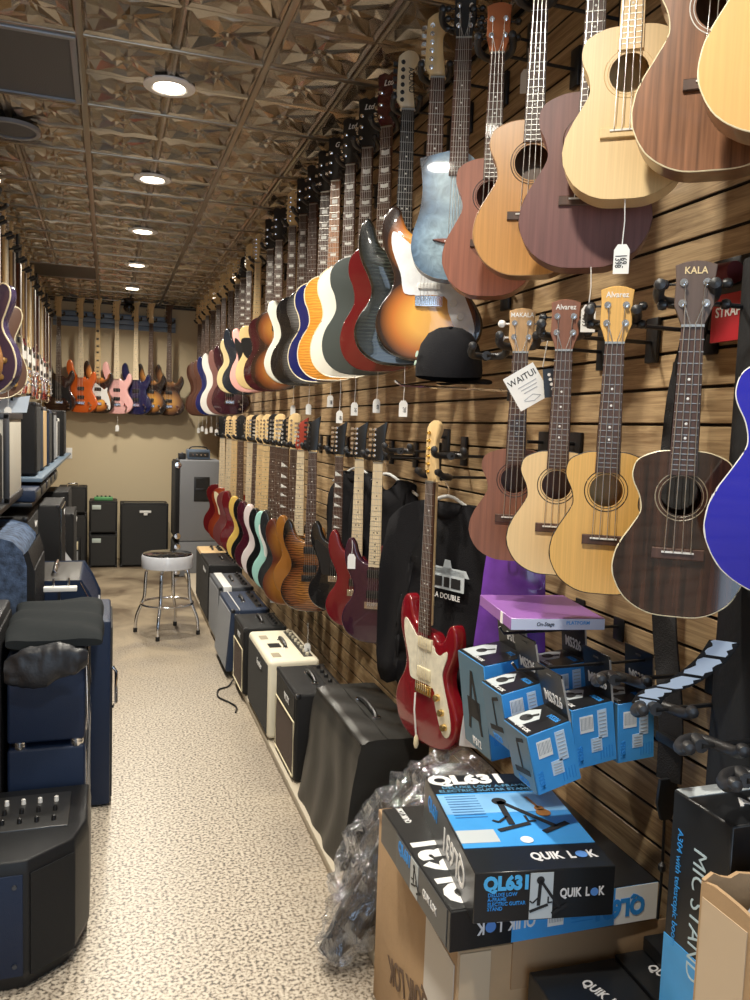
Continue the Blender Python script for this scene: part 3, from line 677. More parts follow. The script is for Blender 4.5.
# --- upper row, near to far: y, kind, body, board, extras, words
DARKFLAME = bst('super', 'green_black_flame', [(.3, (.045, .055, .045)), (.95, (.012, .014, .012))], .75)
SILVER = bst('lp', 'silver_flame', [(.3, (.34, .35, .34)), (.7, (.14, .14, .14)), (.95, (.012, .012, .012))], .4)
ORANGE = bst('lp', 'orange_flame', [(.3, (.90, .42, .07)), (.95, (.78, .30, .04))], .35)
UP = [
 (2.354, 'strat', bst('strat', 'three_tone', P3), 'rose', dict(guard=mat('pearl_guard', (.80, .82, .84), .12, 0, 1, var=.1, vscale=30), pick='single', a=24), 'sunburst electric guitar with white pearl pickguard and maple headstock, above the black cap'),
 (2.614, 'super', DARKFLAME, 'ebony', dict(head='strat', headm=PALEMAPLE, hw=BLACK, a=20), 'dark green-black flame top electric guitar with pale headstock lettered down its side'),
 (2.78, 'lp', paint('deep_red', (.13, .008, .010)), 'rose', dict(inlay='flag', a=44, headm=paint('wine_head', (.06, .006, .01))), 'deep red single cutaway guitar between the slate grey one and the dark flame one'),
 (3.01, 'lp', mat('satin_slate', (.055, .068, .066), .38, 0, .2), 'rose', dict(inlay='flag', a=44), 'slate grey single cutaway guitar with flag inlays'),
 (3.22, 'lp', paint('antique_white', (.75, .74, .66)), 'rose', dict(inlay='flag', a=44, binding=CREAM), 'off-white single cutaway guitar with flag inlays, nested left of the slate grey one'),
 (3.45, 'lp', ORANGE, 'light', dict(inlay='block', a=44, binding=CREAM), 'orange flame top guitar with reddish-brown fingerboard'),
 (3.63, 'lp', paint('navy', (.012, .018, .12)), 'rose', dict(inlay='block', a=44, binding=CREAM), 'navy blue guitar with cream binding tucked behind the orange flame one'),
 (3.84, 'lp', SILVER, 'rose', dict(inlay='dot', a=44), 'silver grey flame guitar with black burst edge'),
 (4.06, 'lp', paint('gloss_black', (.008, .008, .009)), 'rose', dict(inlay='block', a=44), 'gloss black single cutaway guitar in front of the ivory one'),
 (4.30, 'offset', paint('ivory', (.74, .75, .66)), 'rose', dict(inlay='block', a=42), 'ivory white electric guitar nested left of the gloss black one'),
 (4.66, 'lp', bst('lp', 'tobacco', TB), 'rose', dict(inlay='block', a=42), 'tobacco sunburst single cutaway guitar left of the ivory one'),
 (4.92, 'lp', paint('oxblood', (.045, .007, .010)), 'rose', dict(inlay='block', a=42), 'very dark oxblood single cutaway guitar left of the tobacco sunburst one'),
 (5.34, 'tele', paint('butter', (.80, .60, .28)), 'maple', dict(guard=BLACK, a=42, det=True), 'butter yellow electric guitar with black guard and all maple neck'),
 (5.66, 'offset', paint('shell_pink', (.78, .40, .36)), 'rose', dict(guard=BLACK, inlay='block', a=42, det=False), 'shell pink electric guitar on the upper right row'),
 (5.98, 'super', paint('midnight', (.015, .02, .03)), 'rose', dict(inlay='block', a=34, det=False), 'midnight blue-black guitar just left of the pink one'),
 (6.22, 'tele', paint('vintage_cream', (.80, .66, .36)), 'rose', dict(inlay='dot', a=34, det=False), 'cream yellow guitar between the midnight one and the plum bass'),
 (6.55, 'bass', paint('plum', (.05, .012, .02)), 'rose', dict(a=34, det=False), 'dark plum bass with long pointed horn on the upper right row'),
 (6.95, 'bass', mat('satin_rosewood', (.17, .075, .065), .35, 0, .3), 'rose', dict(a=34, det=False), 'rosy brown bass with dark pickups, in front of the white bass'),
 (7.35, 'bass', paint('bright_white', (.78, .76, .72)), 'rose', dict(a=30, det=False), 'white bass on the upper right row'),
 (7.75, 'bass', paint('royal_navy', (.015, .025, .13)), 'rose', dict(a=30, det=False), 'navy blue bass between the white bass and the brown ones'),
 (8.15, 'bass', mat('walnut_satin', (.075, .028, .016), .4, 0, .2), 'rose', dict(a=30, det=False), 'walnut brown bass next to the navy bass, nearest of three brown ones'),
 (8.52, 'bass', mat('walnut_satin', (.075, .028, .016)), 'rose', dict(a=30, det=False), 'walnut brown bass, middle one of three brown ones on the upper right row'),
 (8.88, 'bass', mat('walnut_satin', (.075, .028, .016)), 'rose', dict(a=30, det=False), 'walnut brown bass farthest along the upper right row, beside the tan wall'),
]
QB = bst('super', 'quilt_burst', [(.3, (.42, .17, .035)), (.66, (.22, .07, .02)), (.9, (.012, .008, .006))], .7)
LOW = [
 (2.77, 'super', paint('purple_wine', (.035, .006, .022)), 'pale', dict(a=36, scale=.80), 'dark purple electric guitar with pale maple board and black pointed headstock, beside the long-sleeved shirt'),
 (3.00, 'super', paint('candy_red', (.15, .006, .012)), 'pale', dict(a=34, scale=.80), 'dark red electric guitar with pale maple board, left of the purple one'),
 (3.29, 'super', paint('gloss_black', (.008, .008, .009)), 'rose', dict(inlay='shark', a=34, guard=BLACK, scale=.80), 'black electric guitar with white shark tooth inlays'),
 (3.76, 'super', QB, 'rose', dict(a=26, hw=BLACK, scale=.93), 'quilted amber and black burst guitar with black pointed headstock'),
 (3.98, 'strat', paint('golden_brown', (.30, .12, .02)), 'pale', dict(scale=.90, head='pointed', headm=mat('red_head', (.35, .05, .03), .4), a=34), 'golden brown guitar with red headstock behind the quilted burst one'),
 (4.15, 'strat', bst('strat', 'amber_brown', [(.3, (.45, .2, .03)), (.9, (.09, .02, .01))]), 'rose', dict(a=34), 'amber brown guitar with large golden maple headstock, next to the seafoam green one'),
 (4.36, 'super', paint('graphite', (.02, .022, .024)), 'rose', dict(inlay='shark', a=34), 'graphite guitar with tooth inlays behind the amber brown one'),
 (4.52, 'strat', paint('seafoam', (.36, .66, .60)), 'rose', dict(guard=WHITE, pick='single', a=34), 'pale seafoam green electric guitar'),
 (4.70, 'strat', paint('gloss_black', (.008, .008, .009)), 'rose', dict(a=34, headm=BLACK), 'black guitar with black headstock nested left of the seafoam one'),
 (4.91, 'strat', paint('blush_white', (.78, .68, .69)), 'maple', dict(a=34), 'blush white guitar with yellow maple neck'),
 (5.14, 'strat', paint('dark_maroon', (.06, .008, .018)), 'maple', dict(a=32, det=False), 'dark maroon guitar with maple neck, left of the blush white one'),
 (5.30, 'strat', paint('gloss_black', (.008, .008, .009)), 'rose', dict(a=32, det=False, headm=BLACK), 'black guitar between the dark maroon and the mustard yellow ones'),
 (5.52, 'strat', paint('mustard', (.72, .48, .12)), 'pale', dict(a=32, det=False), 'mustard yellow electric guitar'),
 (5.92, 'strat', paint('cherry', (.13, .010, .014)), 'rose', dict(a=32, det=False, headm=BLACK), 'cherry red guitar with dark headstock, left of the mustard one'),
 (6.24, 'lp', paint('dusty_maroon', (.16, .045, .045)), 'maple', dict(head='tele', headm=MAPLE, a=32, det=False), 'dusty maroon guitar with maple neck'),
 (6.54, 'lp', bst('lp', 'cherry_orange', [(.4, (.34, .07, .015)), (.95, (.20, .02, .01))]), 'pale', dict(head='tele', headm=MAPLE, guard=CREAM, a=30, det=False), 'reddish orange guitar with cream pickguard near the grey cabinet'),
 (6.92, 'lp', paint('blood_red', (.10, .006, .008)), 'pale', dict(a=30, det=False), 'blood red guitar hanging nearest the grey cabinet on the lower row'),
]
def short(lab):
    q = lab.split(',')[0].replace(' in the far half of the left wall', '')
    for cut in (' on the upper right row', ' on the back wall', ' on the left wall', ' at left'): q = q.replace(cut, '')
    if len(q.split()) > 12: q = q.split(' with ')[0]
    return ' '.join(q.split()[:12])
for row, Z in ((UP, UPZ), (LOW, LOZ)):
    rn = 'upper row' if Z == UPZ else 'lower row'
    for (y, kind, m, bd, ex, lab) in row:
        ex = dict(ex); a = ex.pop('a') + random.uniform(-7, 7)
        t = electric(lab, kind, GX, y, Z, a, m, bd, group='instruments on the %s of the right slat wall' % rn, **ex)
        hanger('wall hanger holding the ' + short(lab), y + .02, Z + .018, a)
# the word running down the pale headstock of the dark flame guitar
fl = [o for o in COL.objects if o.get('label', '').startswith('dark green-black')][0]
hd = [c for c in fl.children if c.name.startswith('headstock')][0]
text('AXLAND', .026, INK, hd, (.008, -.0266, .095), (.05, 0, -1), (1, 0, .05), .01, .75)
for lab, wd in (('slate grey', 'Ltd'), ('off-white single', 'Ltd'), ('deep red', 'Ltd'), ('orange flame', 'G')):
    o = [q for q in COL.objects if q.get('label', '').startswith(lab)][0]; hd = [c for c in o.children if c.name.startswith('headstock')][0]
    text(wd, .028, WINK, hd, (0, -.0266, .15), (1, 0, 0), (0, 0, 1), .01, 1, .3)
# red guitar turned to the side, in front of the shirts
RS = electric('glossy red electric guitar with cream pearl pickguard and gold hardware, turned sideways', 'strat', .965, 2.30, 1.345, 76, paint('candy_apple', (.20, .005, .011)), 'rose', guard=mat('cream_pearl_guard', (.78, .74, .60), .2, 0, .6, var=.12, vscale=40), pick='cream', hw=GOLD, group='instruments on the lower row of the right slat wall')
hanger('black wall hanger holding the red guitar with gold hardware', 2.31, 1.36, 66, X=.975)
t = thing('whammy_bar', 'white tremolo arm dangling from the red guitar bridge', 'tremolo arm', (.90, 2.26, .70))
part('arm', MB().tube([(0, 0, 0), (-.005, -.01, -.05), (.005, -.01, -.14)], .0028, 8), WHITE, t); part('tip', MB().lathe([(.003, .02), (.007, .01), (.008, -.01), (.004, -.022)], (.005, -.01, -.15)), CREAM, t)

# --- basses on the back wall
BW = [(-.475, paint('umber_black', (.03, .014, .010)), 'rose', dict(guard=BLACK), 'dark brown-black bass with rosewood neck, leftmost on the back wall'),
      (-.263, paint('burnt_orange', (.55, .10, .015)), 'pale', {}, 'burnt orange bass on the back wall'),
      (-.096, bst('bass', 'three_tone', P3), 'maple', dict(guard=WHITE, inlay='block'), 'sunburst bass with big white pickguard and yellow block neck'),
      (.092, paint('shell_pink2', (.80, .44, .42)), 'pale', dict(guard=paint('shell_pink2', (.8, .44, .42))), 'shell pink bass in the middle of the back wall'),
      (.284, paint('indigo', (.010, .012, .06)), 'pale', {}, 'midnight blue bass with pale neck on the back wall'),
      (.437, bst('bass', 'amber_burst', [(.3, (.60, .30, .06)), (.6, (.30, .12, .03)), (.82, (.015, .01, .008))]), 'rose', {}, 'amber and black burst bass between the midnight blue bass and the last one'),
      (.625, bst('bass', 'walnut_burst', [(.3, (.50, .26, .08)), (.7, (.16, .07, .03)), (.9, (.03, .015, .01))]), 'rose', dict(headm=woodm('walnut_head', (.08, .04, .02))), 'brown burst bass with dark headstock, rightmost on the back wall')]
for x, m, bd, ex, lab in BW:
    electric(lab, 'bass', x, 9.04, 2.53, 20, m, bd, group='basses on the back wall', cat='bass guitar', det=False, **ex)
    h = thing('guitar_hanger', 'black clip holding the ' + short(lab), 'hanger', (x, 9.06, 2.56), 0, 'black guitar hangers')
    inst('arm', cm('bwarm', lambda: MB().cyl((0, .08, -.02), (0, 0, -.02), .006).mesh('arm', BLACK)), BLACK, h)
    inst('yoke', cm('hy', None), RUBBER, h)
t = thing('hanger_rail', 'long blue-grey slotted rail above the basses', 'rail', (.07, 9.2, 2.545))
mb = MB()
for z in (-.055, 0, .055): mb.box((-.62, -.022, z - .024), (.62, 0, z + .024))
part('rail_board', mb, mat('blue_grey_rail', (.22, .30, .42), .45), t, .003)
part('rail_backing', B((-.62, -.010, -.075), (.62, 0, .075)), mat('rail_dark', (.02, .03, .05), .6), t)

# --- left wall guitars, nearly edge-on
ln = [
 (3.00, -.485, 'lp', bst('lp', 'natural', [(.6, (.55, .30, .12)), (.97, (.30, .14, .05))]), 28, 'rose', dict(binding=CREAM), 2.40, 'natural tan guitar with cream binding, nearest on the left wall'),
 (3.30, -.455, 'lp', paint('aubergine', (.05, .035, .085)), 28, 'rose', dict(binding=CREAM), 2.41, 'dark violet guitar with cream binding behind the natural tan one on the left wall'),
 (3.85, -.50, 'lp', mat('satin_brown', (.13, .07, .05), .4), -25, 'pale', dict(binding=CREAM), 2.41, 'brown guitar with white edge and pale neck on the left wall'),
 (4.25, -.53, 'super', paint('salmon_red', (.55, .05, .04)), -55, 'pale', dict(binding=CREAM), 2.45, 'bright red guitar with white edge line on the left wall'),
] + [(4.70 + .365 * k, -.575, kd, m, -87, bd, ex, 2.48, lab) for k, (kd, m, bd, ex, lab) in enumerate((
 ('strat', paint('candy_apple_left', (.30, .008, .016)), 'pale', dict(guard=WHITE), 'candy red guitar seen edge-on just beyond the bright red one at left'),
 ('tele', paint('sage', (.16, .17, .13)), 'pale', dict(guard=WHITE), 'sage grey guitar seen edge-on on the left wall'),
 ('strat', mat('silver_paint', (.32, .32, .32), .3, .4, .6), 'rose', dict(guard=WHITE), 'silver guitar seen edge-on with chrome parts on the left wall'),
 ('lp', paint('gloss_black', (.008, .008, .009)), 'rose', dict(binding=CREAM), 'black guitar with cream binding seen edge-on on the left wall'),
 ('strat', paint('ruby', (.22, .01, .03)), 'rose', dict(guard=WHITE), 'ruby guitar with white guard seen edge-on on the left wall'),
 ('tele', paint('vintage_cream', (.80, .66, .36)), 'pale', dict(guard=WHITE), 'cream guitar seen edge-on between the ruby and plum ones at left'),
 ('strat', paint('plum_left', (.08, .02, .05)), 'rose', dict(guard=WHITE), 'plum guitar seen edge-on right after the cream one at left'),
 ('lp', paint('wine', (.16, .01, .03)), 'rose', dict(binding=CREAM), 'wine red guitar with cream binding seen edge-on at left'),
 ('strat', paint('grey_left', (.12, .13, .15)), 'pale', dict(guard=WHITE), 'slate guitar seen edge-on, fourth from the back wall at left'),
 ('strat', paint('scarlet', (.40, .02, .02)), 'rose', dict(guard=WHITE), 'scarlet guitar seen edge-on, third from the back wall at left'),
 ('lp', paint('maroon_left', (.09, .01, .015)), 'rose', dict(binding=CREAM), 'maroon guitar seen edge-on, second from the back wall at left'),
 ('strat', paint('cherry', (.13, .010, .014)), 'rose', dict(guard=WHITE), 'cherry guitar seen edge-on, closest to the back wall at left')))
]
for y, x, kind, m, a, bd, ex, z, lab in ln:
    electric(lab, kind, x, y, z, a, m, bd, group='guitars on the left slat wall', det=False, **ex)
    hanger('left wall hanger of the ' + short(lab), y + .02, z + .02, a, X=x, wallx=XL)

# --- ukuleles and small guitars
MAHO = woodm('mahogany', (.24, .095, .055), .4, .2, .2, 30)
MAHO2 = woodm('mahogany_red', (.27, .09, .05), .4, .2, .18, 30)
PLUMWOOD = woodm('dark_mahogany', (.155, .062, .055), .45, .1, .18, 30)
SPRUCE = woodm('spruce', (.80, .58, .30), .3, .5, .06, 40)
SPRUCE2 = woodm('orange_spruce', (.66, .38, .14), .3, .5, .06, 40)
CEDAR = woodm('cedar', (.62, .31, .095), .3, .5, .10, 40)
BAMBOO = woodm('bamboo', (.72, .52, .26), .4, .2, .07, 60)
BAMBOO2 = woodm('bamboo_gold', (.72, .42, .12), .35, .3, .10, 60)
ACACIA = woodm('acacia', (.22, .10, .05), .3, .4, .45, 26)
ZIRI = woodm('striped_ebony', (.040, .016, .009), .08, 1, .8, 20)
SIDEW = woodm('walnut_side', (.20, .10, .05), .35, .4, .3, 5)
PALEH = woodm('oak_head', (.52, .32, .15), .4, .1, .15, 20)
ALV = woodm('redbrown_head', (.24, .10, .06), .4, .1, .15, 20)
KHD = woodm('grey_brown_head', (.11, .075, .06), .4, .1, .15, 20)
UPG = 'ukuleles on the upper row'
LOG = 'ukuleles on the lower row'
us = []
us.append(ukulele('glossy dark striped wood ukulele with large letters on headstock', .935, 1.156, 1.201, 37, W=.207, neck=.205, headl=.105, top=ZIRI, sidem=ZIRI, binding=CREAM, board=ROSE, headm=KHD, word='KALA', wordm=mat('gold_ink', (.7, .55, .3), .4), group=LOG, rosette=mat('dull_ring', (.35, .3, .22), .4), headw=.062))
us.append(ukulele('golden bamboo ukulele with dark edge, left of the dark striped one', .93, 1.368, 1.197, 34, L=.275, W=.200, neck=.205, headl=.105, top=BAMBOO2, sidem=BAMBOO2, binding=INK, headm=BAMBOO2, word='Alvarez', wordm=PAPER, group=LOG))
us.append(ukulele('pale spruce top ukulele with brown headstock', .93, 1.552, 1.201, 32, L=.265, W=.200, neck=.212, headl=.105, top=SPRUCE, sidem=MAHO, binding=INK, headm=ALV, word='Alvarez', wordm=PAPER, group=LOG))
us.append(ukulele('plain brown mahogany ukulele with white tuner buttons', .93, 1.745, 1.199, 30, L=.265, W=.205, neck=.225, headl=.10, top=MAHO, sidem=MAHO, binding=None, headm=PALEH, word='MAKALA', wordm=PAPER, group=LOG, tunerm=WHITE))
us.append(ukulele('pale bamboo ukulele hanging highest, with pale wooden fingerboard', .93, 1.371, 1.945, 36, L=.31, W=.228, neck=.25, headl=.12, top=BAMBOO, sidem=BAMBOO, board=woodm('bamboo_board', (.72, .50, .25), .4, .1, .08, 40), bridge=BAMBOO, headm=BAMBOO, group=UPG, rosette=BAMBOO))
us.append(ukulele('big plum-brown mahogany ukulele behind the pale bamboo one', .93, 1.50, 1.841, 33, L=.345, W=.262, neck=.27, headl=.12, top=PLUMWOOD, sidem=PLUMWOOD, group=UPG, rosette=ROSE))
us.append(ukulele('warm orange cedar top ukulele with dark bridge', .93, 1.734, 1.865, 30, L=.345, W=.255, neck=.26, headl=.12, top=CEDAR, sidem=SIDEW, binding=mat('wood_binding', (.35, .2, .1), .4), group=UPG))
us.append(ukulele('reddish mahogany ukulele tucked left of the cedar one', .93, 1.945, 1.848, 28, L=.34, W=.235, neck=.25, headl=.12, top=MAHO2, sidem=MAHO2, group=UPG, headm=mat('orange_head', (.45, .14, .05), .4)))
us.append(ukulele('figured dark acacia ukulele with cream edge and round sound hole', .965, 1.17, 1.945, 40, L=.36, W=.262, neck=.27, headl=.10, top=ACACIA, sidem=SIDEW, binding=CREAM, group=UPG, rosette=PEARL, headw=.07))
us.append(ukulele('orange spruce top guitar with dark sides at top right', .95, .985, 1.947, 44, L=.36, W=.262, neck=.27, headl=.10, top=SPRUCE2, sidem=SIDEW, binding=CREAM, group=UPG, headw=.07))
DEN = burst('denim', [(.45, (.25, .36, .44)), (.75, (.10, .17, .26)), (.93, (.008, .012, .025))], .10, .155, .15, .27, .115, .13, 0)
nd = DEN.node_tree; Pn = nd.nodes['Principled BSDF']; lk = [l for l in nd.links if l.to_socket == Pn.inputs['Base Color']][0]; src = lk.from_socket
no = nd.nodes.new('ShaderNodeTexNoise'); no.inputs['Scale'].default_value = 22; no.inputs['Detail'].default_value = 5; no.inputs['Distortion'].default_value = 2
tcn = [n for n in nd.nodes if n.type == 'TEX_COORD'][0]; nd.links.new(tcn.outputs['Object'], no.inputs[0])
mxn = nd.nodes.new('ShaderNodeMix'); mxn.data_type = 'RGBA'; mxn.blend_type = 'OVERLAY'; mxn.inputs[0].default_value = .8
nd.links.new(src, mxn.inputs[6]); nd.links.new(no.outputs['Fac'], mxn.inputs[7]); nd.links.new(mxn.outputs[2], Pn.inputs['Base Color'])
us.append(ukulele('faded denim blue small guitar with dark rim and no round hole', .945, 2.20, 1.93, 24, L=.345, W=.25, neck=.31, headl=.12, top=DEN, sidem=BLACK, binding=None, headm=BLACK, strings=6, cut=True, group=UPG, name='travel_guitar', cat='guitar', bridge=woodm('mahogany_bridge', (.2, .07, .05))))
us.append(ukulele('glossy royal blue guitar with white edge, cut by the right border', .975, .93, 1.275, 52, L=.35, W=.262, neck=.25, headl=.12, top=paint('royal_blue', (.02, .025, .42)), sidem=paint('dark_violet', (.03, .01, .06)), binding=WHITE, group=LOG, name='travel_guitar', cat='guitar'))
for lab, x, y, z, a in (('glossy dark striped ukulele', .93, 1.17, 1.735, 37), ('golden bamboo ukulele', .93, 1.38, 1.72, 34), ('pale spruce top ukulele', .93, 1.565, 1.715, 32), ('plain brown mahogany ukulele', .93, 1.76, 1.71, 30),
                        ('pale bamboo ukulele', .93, 1.385, 2.53, 36), ('big plum-brown mahogany ukulele', .93, 1.515, 2.48, 33), ('orange cedar ukulele', .93, 1.75, 2.49, 30), ('reddish mahogany ukulele', .93, 1.96, 2.46, 28),
                        ('dark acacia ukulele', .95, 1.185, 2.60, 40), ('orange spruce guitar at top right', .93, 1.0, 2.60, 44), ('denim blue small guitar', .93, 2.215, 2.64, 24), ('royal blue guitar', .975, .94, 1.90, 52)):
    hanger('black hanger holding the ' + lab, y, z, a, X=x)
# empty hangers in the foreground and beyond the ukuleles
for x, y, z, a, lab in ((.93, 1.30, 1.035, 20, 'empty black yoke hanger farthest of the low four, beside the boxes'), (.93, 1.175, 1.02, 20, 'empty black yoke hanger below the dark striped ukulele'),
                     (.92, 1.045, 1.005, 20, 'empty black yoke hanger below the royal blue guitar'), (.92, .945, .99, 20, 'empty black yoke hanger cut by the right border'),
                     (.93, 1.93, 1.70, 20, 'empty black yoke hanger just right of the black cap'), (.93, 2.56, 1.43, 30, 'empty black yoke hanger between the purple and the sideways red guitar'), (.95, 2.18, 1.43, 30, 'empty black wall hanger right of the sideways red guitar')):
    hanger(lab, y, z, a, X=x)

# --- price tags
def T(lab, X, Y, Z, **k): price_tag('white price tag on thread ' + lab, X, Y, Z, **k)
T('below the pale bamboo ukulele', .918, 1.345, 1.948, drop=.085, writing=('169.-', '1398'), a=35, s=1.3)
T('over the headstock of the spruce top ukulele', .92, 1.45, 1.84, drop=.075, writing=('149', '1099'), a=32, s=1.3)
T('beside the headstock of the reddish mahogany ukulele', .99, 1.90, 2.46, drop=.05, a=28, s=1.4)
T('below the dark flame guitar', .95, 2.60, 1.72, drop=.12, writing=('299',), a=25, s=1.3)
T('below the deep red guitar', .93, 2.83, 1.74, drop=.13, writing=('499',), a=20, s=1.2)
T('below the slate grey guitar', .90, 3.01, 1.74, drop=.14, writing=('549',), a=20, s=1.2)
T('below the off-white guitar', .90, 3.22, 1.74, drop=.17, writing=('449',), a=20, s=1.2)
T('below the orange flame guitar', .92, 3.45, 1.74, drop=.10, writing=('399',), a=20, s=1.2)
T('below the navy guitar', .92, 3.85, 1.74, drop=.13, a=20, s=1.2)
T('below the gloss black guitar of the upper row', .92, 4.2, 1.74, drop=.13, a=20, s=1.2)
T('below the butter yellow guitar', .92, 5.9, 1.74, drop=.19, a=20, s=1.2)
T('below the quilted burst guitar', .92, 3.74, .56, drop=.10, writing=('399',), a=20, s=1.4)
T('on the horn of the purple guitar', .845, 2.80, 1.095, drop=.05, a=20, s=1.3)
T('on the horn of the dark red guitar', .85, 3.05, 1.095, drop=.05, a=20, s=1.3)
T('below the seafoam green guitar', .90, 4.52, .56, drop=.015, a=20, s=1.3)
T('below the pink bass on the back wall', .092, 9.04, 1.57, drop=.12, a=0, s=1.6)
for k, (y, w_) in enumerate(((6.95, 'rosy brown bass'), (7.35, 'white bass of the upper row'), (7.75, 'navy bass'), (8.15, 'nearest brown bass'), (8.52, 'middle brown bass'), (8.88, 'farthest brown bass'))):
    T('below the ' + w_, .92, y, 1.57, drop=.10 + .02 * (k % 2), a=12, s=1.3)
T('below the natural tan guitar at left', -.44, 2.98, 1.64, drop=.10, a=0, s=1.3)
T('below the dark violet guitar at left', -.40, 3.28, 1.62, drop=.08, a=0, s=1.3)
T('below the brown guitar at left', -.41, 3.83, 1.64, drop=.10, a=0, s=1.3)
T('below the slate guitar at left', -.55, 7.62, 1.655, drop=.06, a=0, s=1.3)
# hang tags on the mahogany ukulele
t = thing('hang_tag', 'white square hang tag lettered across, tilted beside the mahogany ukulele neck', 'tag', (.905, 1.62, 1.66), -math.radians(30))
part('cord', MB().tube([(.02, 0, .05), (.012, 0, -.01)], .0012, 5), PAPER, t)
ob = panel('card', .075, .082, PAPER, t, (-.02, -.012, -.055), (1, 0, .62), (-.62, 0, 1))
text('WAITUI', .020, INK, ob, (0, .022, .001), (1, 0, 0), (0, 1, 0), .008, .95)
for k in range(3): panel('text_line', .045 - .006 * k, .0018, mat('grey_ink', (.4, .42, .45), .6), ob, (.004, .006 - .008 * k, .001), (1, 0, 0), (0, 1, 0))
figure('fish_drawing', [seg_poly((-.02, -.024), (.004, -.020), .0012), seg_poly((.004, -.020), (.018, -.030), .0012), seg_poly((-.02, -.026), (.0, -.034), .0012), seg_poly((0, -.034), (.018, -.030), .0012)], mat('grey_ink', (.4, .42, .45)), ob, (0, 0, .001), (1, 0, 0), (0, 1, 0))
t = thing('hang_tag', 'black hang tag with four white dots in front of the white one', 'tag', (.915, 1.60, 1.66), -math.radians(30))
part('cord', MB().tube([(.02, 0, .05), (.022, 0, -.02)], .0012, 5), PAPER, t)
ob = panel('card', .05, .062, mat('tag_black', (.02, .025, .035), .3), t, (.022, -.018, -.045), (1, 0, .12), (-.12, 0, 1))
for k in range(4): figure('dot', [disc_poly((0, 0), .0035)], WINK, ob, (-.012 + k * .002, .018 - .0105 * k, .001), (1, 0, 0), (0, 1, 0))

# --- black cap
t = thing('baseball_cap', 'black baseball cap with green and white emblem hung on a rod', 'cap', (.915, 2.14, 1.65), -math.radians(20)); t.scale = (1.1, 1.1, 1.05)
mb = MB(); NN = 32; prof = [(1, 0), (1.02, .02), (.98, .05), (.88, .085), (.66, .115), (.36, .13), (.05, .134)]
for r, h in prof:
    for k in range(NN): an = 2 * PI * k / NN; mb.v.append((.085 * r * math.cos(an) * (1 + .03 * math.sin(3 * an)), .10 * r * math.sin(an), h + .004 * math.cos(2 * an)))
for i in range(len(prof) - 1):
    for k in range(NN): mb.face((i * NN + k, i * NN + (k + 1) % NN, (i + 1) * NN + (k + 1) % NN, (i + 1) * NN + k))
mb.face([6 * NN + k for k in range(NN)])
CAPM = mat('black_cotton', (.010, .010, .012), .95, bump=.4, bscale=300, spec=.15)
part('crown', mb, CAPM, t, ang=60)
part('button', MB().lathe([(.008, 0), (.006, .005), (.001, .006)], (0, 0, .133)), CAPM, t)
br = [(-.07, .0), (-.075, .04), (-.05, .085), (0, .098), (.05, .085), (.075, .04), (.07, 0)]
mb = MB(); bp = spline([(x, -y) for x, y in br], 4, False); n = len(bp)
mb.v += [(x * 1.0, -.03 + y, .008 - 3.2 * x * x) for x, y in bp] + [(x, -.03 + y, .005 - 3.2 * x * x) for x, y in bp]
mb.face(range(n)); mb.face([n + i for i in range(n)][::-1])
for i in range(n - 1): mb.face((i, n + i, n + i + 1, i + 1))
vz = part('visor', mb, CAPM, t); vz.rotation_euler = (0, 0, PI * .75)
figure('emblem', [disc_poly((0, 0), .009), disc_poly((.002, -.024), .007)], mat('emblem_green', (.30, .40, .33), .6), t, (-.084, -.034, .06), (.35, -.93, 0), (.15, .1, 1))
t = thing('display_rod', 'thin metal rod sticking out from slat wall under the black cap', 'rod', (XR, 2.24, 1.63))
part('rod', MB().tube([(0, 0, 0), (-.36, 0, 0), (-.38, 0, .012)], .004), CHROME, t); part('plate', B((-.008, -.02, -.03), (0, .02, .03)), BLACK, t, .002)

